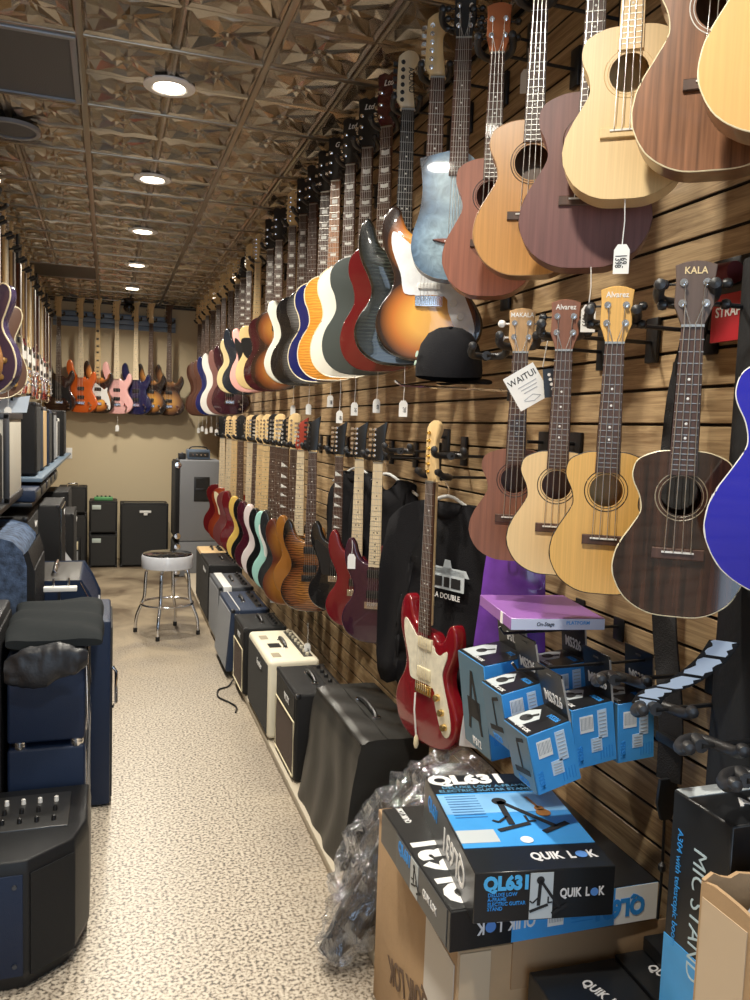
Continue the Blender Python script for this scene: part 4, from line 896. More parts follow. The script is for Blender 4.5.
# ------------------------------------------------------------------ amplifiers on the low platform
def amp(label, x0, x1, y0, y1, z0, z1, tol, gril, face='-x', lean=0, logo=None, trim=None, cat='amplifier', handle='top', panel_m=None, corners=True, inset=.022, knobs=0, group=None, gtop=.0, name='guitar_amplifier', r=.012, knobside='top'):
    """cabinet; front looks to -x (aisle) or +x; origin centre of the footprint"""
    t = thing(name, label, cat, ((x0 + x1) / 2, (y0 + y1) / 2, z0), 0, group)
    w_ = (x1 - x0) / 2; d = (y1 - y0) / 2; h = z1 - z0; s = -1 if face == '-x' else 1
    mb = MB(); v = [(-w_, -d, .008), (w_, -d, .008), (w_, d, .008), (-w_, d, .008), (-w_, -d, h), (w_, -d, h), (w_, d, h), (-w_, d, h)]
    if lean:
        v = [(x + (lean * (z / h) if x * s > 0 else 0), y, z) for x, y, z in v]
    mb.v = v
    for q in ((0, 3, 2, 1), (4, 5, 6, 7), (0, 1, 5, 4), (1, 2, 6, 5), (2, 3, 7, 6), (3, 0, 4, 7)): mb.face(q)
    part('cabinet', mb, tol, t, r, 3)
    fx = s * w_; L_ = lambda z: lean * z / h
    g = MB(); zt = h - inset - gtop; n_ = .004
    def slab(ya, yb, za, zb_, out0, out1):
        m_ = MB(); p = []
        for o_ in (out0, out1):
            for (yy, zz) in ((ya, za), (yb, za), (yb, zb_), (ya, zb_)): p.append((fx + L_(zz) + s * o_, yy, zz))
        m_.v = p
        for q in ((0, 3, 2, 1), (4, 5, 6, 7), (0, 1, 5, 4), (1, 2, 6, 5), (2, 3, 7, 6), (3, 0, 4, 7)): m_.face(q)
        return m_
    part('grille', slab(-d + inset, d - inset, inset, zt, -.006, .003), gril, t, .002, 1)
    if trim:
        tm = MB(); c_ = [(-d + inset, inset), (d - inset, inset), (d - inset, zt), (-d + inset, zt)]
        tm.tube([(fx + L_(z) + s * .004, y, z) for y, z in c_], .0035, 6, closed=True)
        part('grille_piping', tm, trim, t)
    if gtop > .03:
        part('upper_panel', slab(-d + inset, d - inset, zt + .008, h - .012, -.004, .003), panel_m or tol, t, .002, 1)
    if logo:
        lw, lm = logo
        text(lw, .045, lm, t, (fx + L_(h * .8) + s * .008, d * .25 * (-s) * -1, (zt + .008 + h - .012) / 2 if gtop > .03 else zt - .045), (0, s, 0), (0, 0, 1), .015, 1, .2, name='logo')
    if handle == 'top':
        hp = [(0, -.075, h - .002), (0, -.07, h + .016), (0, 0, h + .022), (0, .07, h + .016), (0, .075, h - .002)]
        hh_ = part('handle', MB().tube(spline(hp, 4, False), .008, 8), BLACK, t)
        mb = MB(); mb.box((-.012, -.085, h - .002), (.012, -.062, h + .006)); mb.box((-.012, .062, h - .002), (.012, .085, h + .006)); part('handle_cap', mb, CHROME, hh_, .002, 1)
    if corners:
        for cx in (-1, 1):
            for cy in (-1, 1):
                mb = MB(); a = (cx * w_ + (lean if cx == s else 0), cy * d)
                mb.box((min(a[0], a[0] - cx * .022) - .0012, min(a[1], a[1] - cy * .022) - .0012, h - .022), (max(a[0], a[0] - cx * .022) + .0012, max(a[1], a[1] - cy * .022) + .0012, h + .0012)); part('corner', mb, BLACK, t, .006, 2)
    if knobs:
        kx = -s * w_ * .62
        pp = part('control_panel', B((kx - .022, -d + .05, h - .002), (kx + .022, d - .05, h + .0015)), panel_m or mat('panel_dark', (.03, .03, .03), .3), t)
        for k in range(knobs):
            y = -d + .07 + (2 * d - .14) * k / max(1, knobs - 1)
            part('knob', MB().lathe([(.010, h), (.009, h + .014), (.007, h + .016)], (kx, y, 0), 12), mat('knob_cream', (.6, .55, .42), .3) if knobside == 'cream' else BLACK, pp)
    mb = MB()
    for cx in (-1, 1):
        for cy in (-1, 1): mb.cyl((cx * (w_ - .03), cy * (d - .04), 0), (cx * (w_ - .03), cy * (d - .04), .01), .012, 10)
    part('feet', mb, RUBBER, t)
    return t
ZP = .035; AG = 'amplifiers along the right platform'
amp('black amplifier with brown diamond grille and cream piping, beside the covered one', .735, .955, 3.15, 3.56, ZP, .41, TOLEX, GRILLE_BR, trim=CREAM, gtop=.10, logo=('VOX', WINK), knobs=5, group=AG)
CR = amp('cream white amplifier with dark grille and top control panel', .712, .955, 3.62, 4.20, ZP, .415, CREAMTOLEX, GRILLE_B, trim=None, logo=('Fender', WINK), knobs=8, corners=False, group=AG, knobside='cream', inset=.026, r=.02)
for x, y, w_, h_, m_ in ((-.07, -.19, .04, .07, 'patch_tan'), (-.07, .14, .04, .07, 'patch_tan'), (-.045, -.02, .06, .075, 'panel_dark')):
    panel('top_patch', w_, h_, mat('patch_tan', (.38, .33, .24), .5) if m_ == 'patch_tan' else mat('panel_dark', (.03, .03, .03), .3), CR, (x, y, .3812), (1, 0, 0), (0, 1, 0))
amp('black amplifier with brown grille and cream piping, beyond the cream white one', .70, .93, 4.27, 4.62, ZP, .41, TOLEX, GRILLE_BR, trim=CREAM, gtop=.10, logo=('VOX', WINK), knobs=5, group=AG)
BGA = amp('blue-grey amplifier with leaning silver grille front', .665, .92, 4.70, 5.24, ZP, .415, NAVYTOLEX, GRILLE_G, trim=None, lean=.03, knobs=4, group=AG)
part('top_piping', MB().tube([(-.05, -.268, .35), (-.05, -.268, .381), (-.05, .268, .381)], .003, 6), WHITE, BGA)
t = amp('grey amplifier with broad white stripe across its top', .70, .93, 5.32, 5.85, ZP, .425, mat('slate_tolex', (.055, .062, .075), .55, bump=.4, bscale=450), GRILLE_G, knobs=5, group=AG)
part('white_stripe', B((-.085, -.2665, -.0), (-.03, .2665, .3925)), WHITE, t, .001)
amp('black amplifier with black grille and small white badge, behind the stool', .705, .95, 5.93, 6.5, ZP, .47, TOLEX, GRILLE_B, logo=('Blackstar', WINK), knobs=5, group=AG)
amp('small blond wooden amplifier at the far end of the platform', .72, .93, 6.60, 6.95, ZP, .46, woodm('blond', (.62, .43, .22), .5, 0, .1), GRILLE_B, knobs=3, group=AG, corners=False)
# white printed badges on the cream amp top
# covered amplifier
t = thing('covered_amplifier', 'large amplifier under a creased black vinyl cover with strap handle', 'amplifier', (.87, 2.765, ZP), 0, AG)
mb = MB(); NX, NY, NZ = 10, 26, 16
def cover_pt(u, v_):
    # u along the cross section (front bottom -> front top -> back top), v along y
    y = -.30 + .60 * v_
    hgt = .43
    if u < .5:
        k = u / .5; x = -.14 + .065 * k; z = hgt * k
        x += .005 * math.sin(v_ * 19 + 1.5 * math.sin(k * 5)) * (1 - k * .8) * (1 + .5 * math.sin(v_ * 7)) + .006 * nz(v_ * 5, k * 3, 1)
    else:
        k = (u - .5) / .5; x = -.075 + .245 * k; z = hgt + .010 * math.sin(k * 3.1) + .003 * math.sin(v_ * 19 + k * 8)
    if abs(u - .5) < .03: z -= .004; x += .004
    return (x, y, z)
NU = 40
for i in range(NU + 1):
    for j in range(NY + 1): mb.v.append(cover_pt(i / NU, j / NY))
for i in range(NU):
    for j in range(NY): mb.face((i * (NY + 1) + j, i * (NY + 1) + j + 1, (i + 1) * (NY + 1) + j + 1, (i + 1) * (NY + 1) + j))
for j in (0, NY):
    b0 = len(mb.v); p = [mb.v[i * (NY + 1) + j] for i in range(NU + 1)]; mb.v.append((.17, p[0][1], 0)); c = len(mb.v) - 1
    mb.face([i * (NY + 1) + j for i in range(NU + 1)] + [c])
b = len(mb.v); mb.v += [(.17, -.30, 0), (.17, .30, 0)]; mb.face((b, b + 1, NU * (NY + 1) + NY, NU * (NY + 1)))
VINYL = mat('black_vinyl', (.022, .021, .019), .42, bump=.35, bscale=14)
part('cover', mb, VINYL, t, ang=55)
part('seam', MB().tube([(-.073, -.30, .428), (-.073, 0, .433), (-.073, .30, .428)], .004, 6), VINYL, t)
part('front_seam', MB().tube([(.02, -.30, .44), (.02, 0, .442), (.02, .3, .44)], .0025, 6), VINYL, t)
part('strap_handle', MB().tube(spline([(.045, -.10, .435), (.045, -.08, .452), (.045, 0, .458), (.045, .08, .452), (.045, .10, .435)], 4, False), [.009] * 17, 8), BLACK, t)
part('handle_bracket', B((.03, -.115, .437), (.06, -.09, .446)), CHROME, t, .002); part('handle_bracket', B((.03, .09, .437), (.06, .115, .446)), CHROME, t, .002)

# ------------------------------------------------------------------ back of the shop
BG = 'black bass cabinets along the back wall'
def cab(label, x0, x1, y0, z0, z1, badge=None, d=.32, tol=TOLEX, gr=GRILLE_B, name='speaker_cabinet', group=BG, cat='speaker cabinet', handle=None):
    t = thing(name, label, cat, ((x0 + x1) / 2, y0, z0), 0, group); w_ = (x1 - x0) / 2; h = z1 - z0
    part('cabinet', B((-w_, 0, .008), (w_, d, h)), tol, t, .01, 2)
    part('grille', B((-w_ + .018, -.006, .022), (w_ - .018, .002, h - .018)), gr, t, .002, 1)
    if badge: part('badge', B((-w_ + .03, -.010, h - .085), (-w_ + .03 + .085, -.005, h - .04)), badge, t, .002); 
    for cx in (-1, 1):
        for z in (.012, h - .012): part('corner', B((cx * w_ - .022 if cx > 0 else -w_ - .001, -.002, z - .014), (cx * w_ + .001 if cx > 0 else -w_ + .022, .02, z + .014)), BLACK, t, .004)
    if handle: part('handle', MB().tube([(-.05, .08, h), (-.045, .08, h + .03), (.045, .08, h + .03), (.05, .08, h)], .007), CHROME, t)
    return t
GRN = mat('badge_green_grey', (.25, .40, .34), .4)
GRNB = mat('badge_pale', (.5, .58, .55), .4)
for (lab, x0, x1, y0, z0, z1, bd, hd_) in (('black cabinet with green badge and chrome handle, upper of the left stack', -.47, -.20, 8.62, .545, .82, GRN, 1), ('tall black cabinet under the one with the chrome handle', -.47, -.20, 8.62, 0, .54, GRN, None),
                              ('black cabinet with pale badge, upper of the middle stack', -.178, .095, 8.62, .345, .68, GRNB, None), ('black cabinet with pale badge, lower of the middle stack', -.178, .095, 8.62, 0, .34, GRNB, None)):
    t = cab(lab, x0, x1, y0, z0, z1, bd, handle=hd_)
t = cab('large black combo amplifier with white badge near the back wall', .125, .60, 8.62, 0, .655, None, name='bass_amplifier', cat='amplifier')
for b_ in (((-.05, -.012, .56), (.065, -.006, .585)), ((-.01, -.012, .535), (.03, -.006, .56))): part('badge', B(*b_), WHITE, t, .004)
part('top_grille', B((-.2, .03, .655), (.2, .1, .662)), mat('panel_dark', (.03, .03, .03), .3), t)
t = thing('effects_pedal', 'flat green device lying on the middle cabinet stack', 'pedal', (-.04, 8.72, .68)); part('case', B((-.09, -.05, 0), (.09, .05, .035)), mat('pedal_green', (.10, .32, .12), .4), t, .006)
for k in range(4): part('knob', MB().lathe([(.010, .035), (.009, .048)], (-.06 + .04 * k, 0, 0), 10), BLACK, t)
# small amp with cream panel by the left stack
t = thing('practice_amplifier', 'small amplifier with pale control panel in front of the left stack', 'amplifier', (-.36, 8.3, 0)); part('cabinet', B((-.13, 0, 0), (.11, .22, .33)), TOLEX, t, .01); part('grille', B((-.11, -.005, .02), (.09, .002, .22)), GRILLE_G, t, .002)
pp = part('control_panel', B((-.11, -.006, .235), (.09, .002, .315)), CREAM, t, .002)
for k in range(3): part('knob', MB().lathe([(.016, -.006), (.014, -.022)], (-.06 + .055 * k, 0, .275), 12, 'y'), BLACK, pp)
# big grey bass cabinet standing upright on its side
def grey_cab(lab, z0, z1, win):
    t = thing('bass_cabinet', lab, 'speaker cabinet', (.86, 8.0, z0), 0, 'grey bass cabinets'); h = z1 - z0
    part('cabinet', B((-.20, 0, 0), (.20, .50, h)), GREYTOLEX, t, .012)
    part('front_baffle', B((-.235, .01, .012), (-.198, .49, h - .012)), TOLEX, t, .006); 
    part('front_grille', B((-.245, .03, .03), (-.233, .47, h - .03)), GRILLE_B, t, .004)
    for z in (.05, h - .05): part('corner', MB().lathe([(.001, -.004), (.03, -.002), (.032, .02)], (-.215, 0, z), 12, 'y'), CHROME, t)
    if win:
        hd_ = part('recessed_handle', B((-.065, -.006, h - .40), (.085, .002, h - .16)), BLACK, t, .006)
        mb = MB(); mb.box((-.048, -.0075, h - .382), (.068, -.004, h - .178)); part('recess', mb, mat('recess_black', (.004, .004, .004), .6), hd_)
        mb = MB(); mb.box((-.048, -.012, h - .295), (.068, -.006, h - .272)); part('grip', mb, BLACK, hd_, .003)
    return t
grey_cab('tall grey carpeted bass cabinet with black handle window, on top', .35, 1.14, True)
grey_cab('grey carpeted cabinet on the floor under the tall grey one', 0, .345, False)
t = thing('small_amplifier', 'small grey-blue amplifier head on top of the tall grey cabinet', 'amplifier', (.85, 8.12, 1.14)); part('case', B((-.11, 0, .008), (.11, .2, .10)), mat('steel_blue_case', (.10, .14, .20), .4), t, .01)
part('front_panel', B((-.095, -.004, .025), (.095, .001, .075)), mat('panel_dark', (.03, .03, .03), .3), t, .002); part('handle', MB().tube(spline([(-.09, .05, .10), (-.06, .05, .125), (.06, .05, .125), (.09, .05, .10)], 4, False), .006), BLACK, t)
for k in range(4): part('knob', MB().lathe([(.009, -.004), (.008, -.016)], (-.06 + .04 * k, 0, .05), 10, 'y'), CHROME, t)
t = thing('pedal', 'small black box beside the amplifier head on the grey cabinet', 'pedal', (.69, 8.12, 1.14)); part('case', B((-.035, 0, 0), (.035, .10, .06)), BLACK, t, .006); part('footswitch', MB().lathe([(.009, .06), (.009, .07)], (0, .04, 0), 10), CHROME, t)
# stool
t = thing('bar_stool', 'round backless stool with white side band, black seat and chrome legs', 'stool', (.405, 5.85, 0))
part('seat_band', MB().lathe([(.168, .475), (.176, .48), (.178, .50), (.178, .555), (.172, .568), (.15, .572)], n=48), mat('white_vinyl', (.66, .68, .74), .25, 0, .3), t)
part('seat_top', MB().lathe([(.171, .566), (.165, .578), (.12, .588), (.05, .592), (.002, .592)], n=48), mat('black_seat_vinyl', (.012, .012, .013), .12, 0, .6), t)
for k in range(4):
    a = PI / 4 + k * PI / 2 + .45; c, s_ = math.cos(a), math.sin(a)
    lg = part('leg', MB().tube(spline([(.05 * c, .05 * s_, .468), (.11 * c, .11 * s_, .47), (.145 * c, .145 * s_, .45), (.155 * c, .155 * s_, .38), (.165 * c, .165 * s_, .25), (.215 * c, .215 * s_, .12), (.225 * c, .225 * s_, .012)], 5, False), .0115, 12), CHROME, t)
    part('foot_cap', MB().cyl((.225 * c, .225 * s_, 0), (.225 * c, .225 * s_, .03), .0145, 12), BLACK, lg)
part('foot_ring', MB().tube([(.178 * math.cos(2 * PI * k / 48), .178 * math.sin(2 * PI * k / 48), .22) for k in range(48)], .009, 10, closed=True), CHROME, t)
# cord on the floor
tag(link('power_cord', MB().tube(spline([(.70, 4.62, .02), (.66, 4.55, .006), (.60, 4.50, .006), (.585, 4.38, .006), (.63, 4.28, .006), (.655, 4.20, .006), (.64, 4.12, .006)], 6, False), .005, 6).mesh('power_cord', BLACK)), 'thin black power cord curling on the floor beside the blue-grey amplifier', 'cord')

# ------------------------------------------------------------------ left side
NAVY_DAYLIT = mat('daylit_navy_vinyl', (.010, .020, .050), .42, spec=.3, bump=.35, bscale=500)  # blue cast of the cool daylight is put into this vinyl colour
DARKP = mat('charcoal_metal_grille', (.009, .010, .012), .5, spec=.25, bump=.6, bscale=800)
def prism_y(mb, poly, y0, y1):
    n = len(poly); b = len(mb.v); mb.v += [(x, y0, z) for x, z in poly] + [(x, y1, z) for x, z in poly]
    mb.face([b + i for i in range(n)]); mb.face([b + n + i for i in range(n)][::-1])
    for i in range(n): mb.face((b + i, b + (i + 1) % n, b + n + (i + 1) % n, b + n + i))
    return mb
def prism_z(mb, poly, z0, z1):
    n = len(poly); b = len(mb.v); mb.v += [(x, y, z0) for x, y in poly] + [(x, y, z1) for x, y in poly]
    mb.face([b + i for i in range(n)][::-1]); mb.face([b + n + i for i in range(n)])
    for i in range(n): mb.face((b + i, b + (i + 1) % n, b + n + (i + 1) % n, b + n + i))
    return mb
t = thing('keyboard_amplifier', 'black floor amplifier with angled corners and knobs on top, nearest at bottom left', 'amplifier', (-.30, 2.40, 0))
# plan outline: front faces the aisle/viewer with chamfered corner
pl = [(-.26, -.23), (.11, -.23), (.222, -.14), (.256, -.03), (.256, .21), (-.26, .21)]
def shell(mb, pl, rows):
    n = len(pl); b = len(mb.v)
    for z, sc_, dy in rows: mb.v += [(x * sc_ if x > 0 else x, y * (sc_ if y < 0 else 1) + dy, z) for x, y in pl]
    mb.face([b + i for i in range(n)][::-1]); mb.face([b + (len(rows) - 1) * n + i for i in range(n)])
    for q in range(len(rows) - 1):
        for i in range(n): mb.face((b + q * n + i, b + q * n + (i + 1) % n, b + (q + 1) * n + (i + 1) % n, b + (q + 1) * n + i))
    return mb
part('cabinet', shell(MB(), pl, [(0, .90, 0), (.06, 1, 0), (.325, 1, 0), (.36, .975, 0)]), mat('satin_black_case', (.010, .011, .013), .4, spec=.3, bump=.2, bscale=600), t, .006)
sp = part('side_panel', B((-.24, -.2335, .05), (.098, -.2255, .325)), NAVY_DAYLIT, t, .002, label='daylight-tinted blue-black front panel with screws')
for x in (-.2, .078):
    for z in (.08, .295): part('screw', MB().lathe([(.007, -.233), (.006, -.237), (.001, -.237)], (x, 0, z), 12, 'y'), mat('dark_screw', (.08, .09, .11), .3, .8), sp)
part('front_grille', prism_z(MB(), [(.1135, -.2262), (.1165, -.2302), (.2215, -.1462), (.2185, -.1422)], .05, .325), DARKP, t)
cp = part('control_panel', B((-.16, -.06, .357), (.20, .16, .364)), mat('panel_dark', (.03, .03, .03), .3), t, .003)
for r_ in range(3):
    for k in range(5): part('knob', MB().lathe([(.007, .364), (.006, .378), (.002, .380)], (-.02 + .045 * k, -.02 + .06 * r_, 0), 10), WHITE if r_ == 2 else BLACK, cp)
# tall black cabinet at the very left edge
t = thing('speaker_cabinet', 'tall plain black cabinet cut by the left border', 'speaker cabinet', (-.575, 2.62, 0)); part('cabinet', B((-.26, 0, .008), (.262, .36, .88)), mat('black_paint_cab', (.008, .008, .010), .5), t, .012); part('side_trim', B((.258, .02, .03), (.268, .34, .85)), TOLEX, t, .003)
# stacked navy cabinets
for z0, z1, lab in ((0, .475, 'daylight-tinted navy vinyl cabinet on the floor, lower of the near stack'), (.487, .775, 'daylight-tinted navy vinyl cabinet carrying the folded black cover, upper of the near stack')):
    t = thing('speaker_cabinet', lab, 'speaker cabinet', (-.175, 2.64, z0), 0, 'near stack of navy cabinets'); h = z1 - z0
    part('cabinet', B((-.115, 0, .006), (.112, .50, h)), NAVY_DAYLIT, t, .010, 3)
    part('grille', B((.108, .02, .03), (.119, .48, h - .025)), GRILLE_G if z0 == 0 else GRILLE_B, t, .003)
    mb = MB(); c_ = [(.02, .03), (.48, .03), (.48, h - .025), (.02, h - .025)]; mb.tube([(.117, y, z) for y, z in c_], .004, 6, closed=True); part('piping', mb, CHROME, t)
    for x in (-.08, .085): part('corner_glide', MB().lathe([(.001, -.012), (.018, -.009), (.022, 0), (.022, .01)], (x, .02, h + .004) if z0 == 0 else (x, .02, .0), 16, 'z'), CHROME, t)
# folded black cover and bag on top
def cloth(name, lab, cat, pts_fn, nu, nv, m, loc, group=None):
    t = thing(name, lab, cat, loc, 0, group); mb = MB()
    for i in range(nu + 1):
        for j in range(nv): mb.v.append(pts_fn(i / nu, 2 * PI * j / nv))
    for i in range(nu):
        for j in range(nv): mb.face((i * nv + j, i * nv + (j + 1) % nv, (i + 1) * nv + (j + 1) % nv, (i + 1) * nv + j))
    mb.face(range(nv)); mb.face([nu * nv + j for j in range(nv)][::-1])
    part('cloth', mb, m, t, ang=35); return t
NYLON = mat('black_nylon', (.014, .015, .017), .62, bump=.3, bscale=60, spec=.3)
NYLONG = mat('dark_grey_cover_cloth', (.014, .017, .019), .85, bump=.3, bscale=40, spec=.15)
def fold(u, a):
    y = -.05 + .56 * u; e = math.sin(PI * min(1, max(0, u * 1.0))) ** .25 if 0 < u < 1 else .35
    cx, sz = math.cos(a), math.sin(a)
    x = math.copysign(abs(cx) ** .35, cx) * .145 * (.92 + .08 * e) ; z = math.copysign(abs(sz) ** .6, sz) * .038 * e
    z += .012 * nz(x, y, z, 9) + .004 * math.sin(y * 40 + 12 * x); x += .012 * nz(y, z, x, 8)
    return (x + .02, y, z + .040)
cloth('folded_cover', 'dark grey cloth cover folded on top of the navy cabinet stack', 'cover', fold, 30, 40, NYLONG, (-.175, 2.66, .776))
def bag(u, a):
    k = math.sin(PI * (.04 + .92 * u)) ** .4; cx, sz = math.cos(a), math.sin(a)
    x = -.115 + .235 * u; y = -.022 + math.copysign(abs(cx) ** .7, cx) * .028 * k; z = -.055 + math.copysign(abs(sz) ** .8, sz) * .062 * k * (1.15 - .35 * u) + .03 * u
    y += .018 * abs(nz(x * 22, z * 20, 1)) ; z += .016 * nz(x * 14, y * 9, 3) - .012 * abs(nz(x * 30, 2, z * 16))
    return (x, y, z)
cloth('soft_case', 'crumpled shiny black nylon case drooping over the cabinet front edge', 'case', bag, 26, 28, mat('shiny_nylon', (.010, .012, .017), .45, bump=.9, bscale=26), (-.175, 2.60, .80))
t = thing('metal_bracket', 'white metal bracket with two pegs behind the folded cover', 'bracket', (-.14, 3.27, .78)); part('bar', B((-.09, 0, .06), (.03, .03, .078)), WHITE, t, .002); mb = MB(); mb.cyl((-.055, .015, .07), (-.055, .015, .11), .004); mb.cyl((.0, .015, .07), (.0, .015, .11), .004); part('peg', mb, CHROME, t); part('stem', B((-.04, .005, .0), (-.03, .025, .062)), BLACK, t)
# cabinet behind the stack
t = thing('speaker_cabinet', 'slim black cabinet with side handle standing just past the near stack', 'speaker cabinet', (-.13, 3.2, 0)); part('cabinet', B((.03, 0, .008), (.145, .42, .735)), NAVY_DAYLIT, t, .01); part('grille', B((.142, .02, .03), (.152, .40, .705)), GRILLE_B, t, .003)
part('side_handle', MB().tube([(.152, -.004, .40), (.165, -.012, .42), (.165, -.012, .54), (.152, -.004, .56)], .006), CHROME, t)
# navy combo with slanted front and chrome handle
t = thing('guitar_amplifier', 'daylight-tinted navy combo amplifier with slanted front corner and chrome top handle', 'amplifier', (-.20, 3.66, 0), 0)
part('cabinet', prism_y(MB(), [(-.12, .0), (.16, .0), (.16, .66), (.125, .74), (.09, .80), (-.12, .80)], 0, .52), NAVY_DAYLIT, t, .010)
part('top_plate', B((-.105, .01, .80), (.085, .51, .806)), mat('brown_black_vinyl', (.03, .026, .022), .5), t, .002)
part('handle', MB().tube(spline([(-.02, .16, .80), (-.02, .17, .835), (-.02, .26, .842), (-.02, .35, .835), (-.02, .36, .80)], 4, False), .010, 10), CHROME, t)
part('front_grille', B((.156, .02, .03), (.168, .50, .64)), GRILLE_G, t, .004)
part('corner_strip', MB().tube([(.16, .003, .02), (.16, .003, .66), (.09, .003, .8)], .004, 6), CHROME, t)
# blue carpeted cabinet above
t = thing('speaker_cabinet', 'tall cabinet covered in mottled blue-grey carpet with rounded top corner, at left', 'speaker cabinet', (-.52, 3.15, .60))
part('cabinet', prism_y(MB(), [(-.28, 0), (.235, 0), (.235, .36), (.222, .41), (.19, .445), (.14, .46), (-.28, .46)], 0, .55), mat('mottled_blue_carpet', (.055, .085, .15), .9, var=.7, vscale=34, bump=.8, bscale=160), t, .008)
part('front_baffle', prism_y(MB(), [(.235, .01), (.262, .01), (.262, .35), (.245, .41), (.235, .40)], .01, .54), TOLEX, t, .004)
part('front_grille', B((.260, .04, .03), (.268, .51, .34)), DARKP, t, .003)
t = thing('support_cabinet', 'low black cabinet under the mottled blue one', 'cabinet', (-.52, 3.1, 0)); part('cabinet', B((-.28, 0, .01), (.235, .62, .595)), TOLEX, t, .012); part('door', B((.235, .03, .03), (.242, .59, .57)), DARKP, t, .003)
# row of combos beyond, on and above the floor
LG = 'amplifiers along the left wall'
def combo(lab, x0, x1, y0, y1, z0, z1, tol, gr, logo=None, trim=None, knobs=5, **k):
    return amp(lab, x0, x1, y0, y1, z0, z1, tol, gr, face='+x', logo=logo, trim=trim, knobs=knobs, group=LG, **k)
combo('black combo amplifier on a riser, behind the mottled blue cabinet at left', -.78, -.335, 3.85, 4.40, .70, 1.06, TOLEX, GRILLE_B, ('Peavey', WINK), handle=None)
t = thing('amplifier_stand', 'low black riser carrying the black combo at left', 'stand', (-.565, 4.12, 0)); part('box', B((-.22, -.27, 0), (.22, .27, .695)), TOLEX, t, .01); part('front', B((.218, -.24, .03), (.226, .24, .66)), DARKP, t, .003)
combo('black sided combo with white badge and chrome side handle at left', -.70, -.235, 4.5, 4.95, .62, 1.05, TOLEX, TOLEX, ('VOX', WINK), CHROME, handle=None)
combo('floor combo amplifier under the black sided badge combo at left', -.70, -.21, 4.40, 4.95, 0, .60, TOLEX, GRILLE_B)
t = thing('wedge_monitor', 'wedge shaped floor amplifier with grey grille and tilted face at left', 'monitor', (-.30, 5.3, 0)); part('cabinet', prism_y(MB(), [(-.3, 0), (.18, 0), (.18, .36), (-.02, .66), (-.3, .66)], 0, .5), TOLEX, t, .01)
gm = MB(); gm.v = [(.17, .03, .385), (.17, .47, .385), (-.012, .47, .655), (-.012, .03, .655), (.178, .03, .39), (.178, .47, .39), (-.004, .47, .663), (-.004, .03, .663)]
for q in ((0, 3, 2, 1), (4, 5, 6, 7), (0, 1, 5, 4), (1, 2, 6, 5), (2, 3, 7, 6), (3, 0, 4, 7)): gm.face(q)
part('grille', gm, GRILLE_G, t, .002)
combo('black floor amplifier beyond the wedge shaped one at left', -.70, -.22, 5.9, 6.4, 0, .85, TOLEX, GRILLE_B, ('Ampeg', WINK))
combo('black floor amplifier second beyond the wedge at left', -.72, -.28, 6.5, 7.0, 0, .95, TOLEX, GRILLE_B)
# row of heads stepping into the distance
for k in range(5):
    y = 3.93 + .34 * k
    t = thing('flat_amplifier', 'flat black amplifier case on the lower left shelf, %s' % ['nearest of five', 'second of five from the viewer', 'middle of five', 'fourth of five from the viewer', 'farthest of five'][k], 'amplifier', (-.56, y, 1.118), 0, 'amplifier heads on the lower left shelf')
    part('case', B((-.22, 0, .002), (.25, .29, .055)), [NAVY_DAYLIT, TOLEX][k % 2], t, .006); part('front_panel', B((.248, .02, .01), (.254, .27, .045)), mat('panel_dark', (.03, .03, .03), .3), t, .001)
t = thing('wall_shelf', 'dark lower wall shelf carrying flat amplifier heads at left', 'shelf', (XL, 3.91, 1.098)); part('board', B((0, 0, 0), (.54, 1.85, .02)), BLACK, t, .003)
mb = MB()
for y in (.1, 1.7): prism_y(mb, [(0, 0), (0, -.03), (.02, -.03), (.3, -.01), (.3, 0)], y, y + .01)
part('bracket', mb, BLACK, t)
# upper shelf: narrow amps side by side, seen from their sides
t = thing('wall_shelf', 'blue-grey upper wall shelf under the upright amplifiers at left', 'shelf', (XL, 4.2, 1.19)); part('board', B((0, 0, 0), (.56, 3.2, .02)), mat('blue_grey_shelf', (.10, .15, .21), .35), t, .003)
mb = MB()
for y in (.1, 1.5, 3.0): prism_y(mb, [(0, 0), (0, -.12), (.02, -.12), (.35, -.01), (.35, 0)], y, y + .01)
part('bracket', mb, BLACK, t)
spec = [(4.3, .28, TOLEX, GRILLE_B, 'black small amplifier on the upper left shelf, nearest of six', -.335, 1.575), (4.75, .26, mat('slate_tolex', (.055, .062, .075)), woodm('blond', (.62, .43, .22)), 'small amplifier with blond wood front on the upper left shelf', -.335, 1.56), (5.2, .26, NAVYTOLEX, GRILLE_B, 'navy small amplifier on the upper left shelf next to the blond one', -.335, 1.55),
        (5.65, .28, TOLEX, GRILLE_G, 'black small amplifier with silver grille on the upper left shelf', -.335, 1.54), (6.15, .28, mat('white_tolex', (.6, .6, .58), .5), GRILLE_B, 'white sided small amplifier on the upper left shelf', -.34, 1.50), (6.65, .30, TOLEX, GRILLE_B, 'black small amplifier on the upper left shelf, farthest of six', -.32, 1.56)]
for y, d_, tol, gr, lab, xf, zt in spec:
    amp(lab, -.72, xf, y, y + d_, 1.21, zt, tol, gr, face='+x', group='small amplifiers on the upper left shelf', knobs=3, cat='amplifier', handle='top')
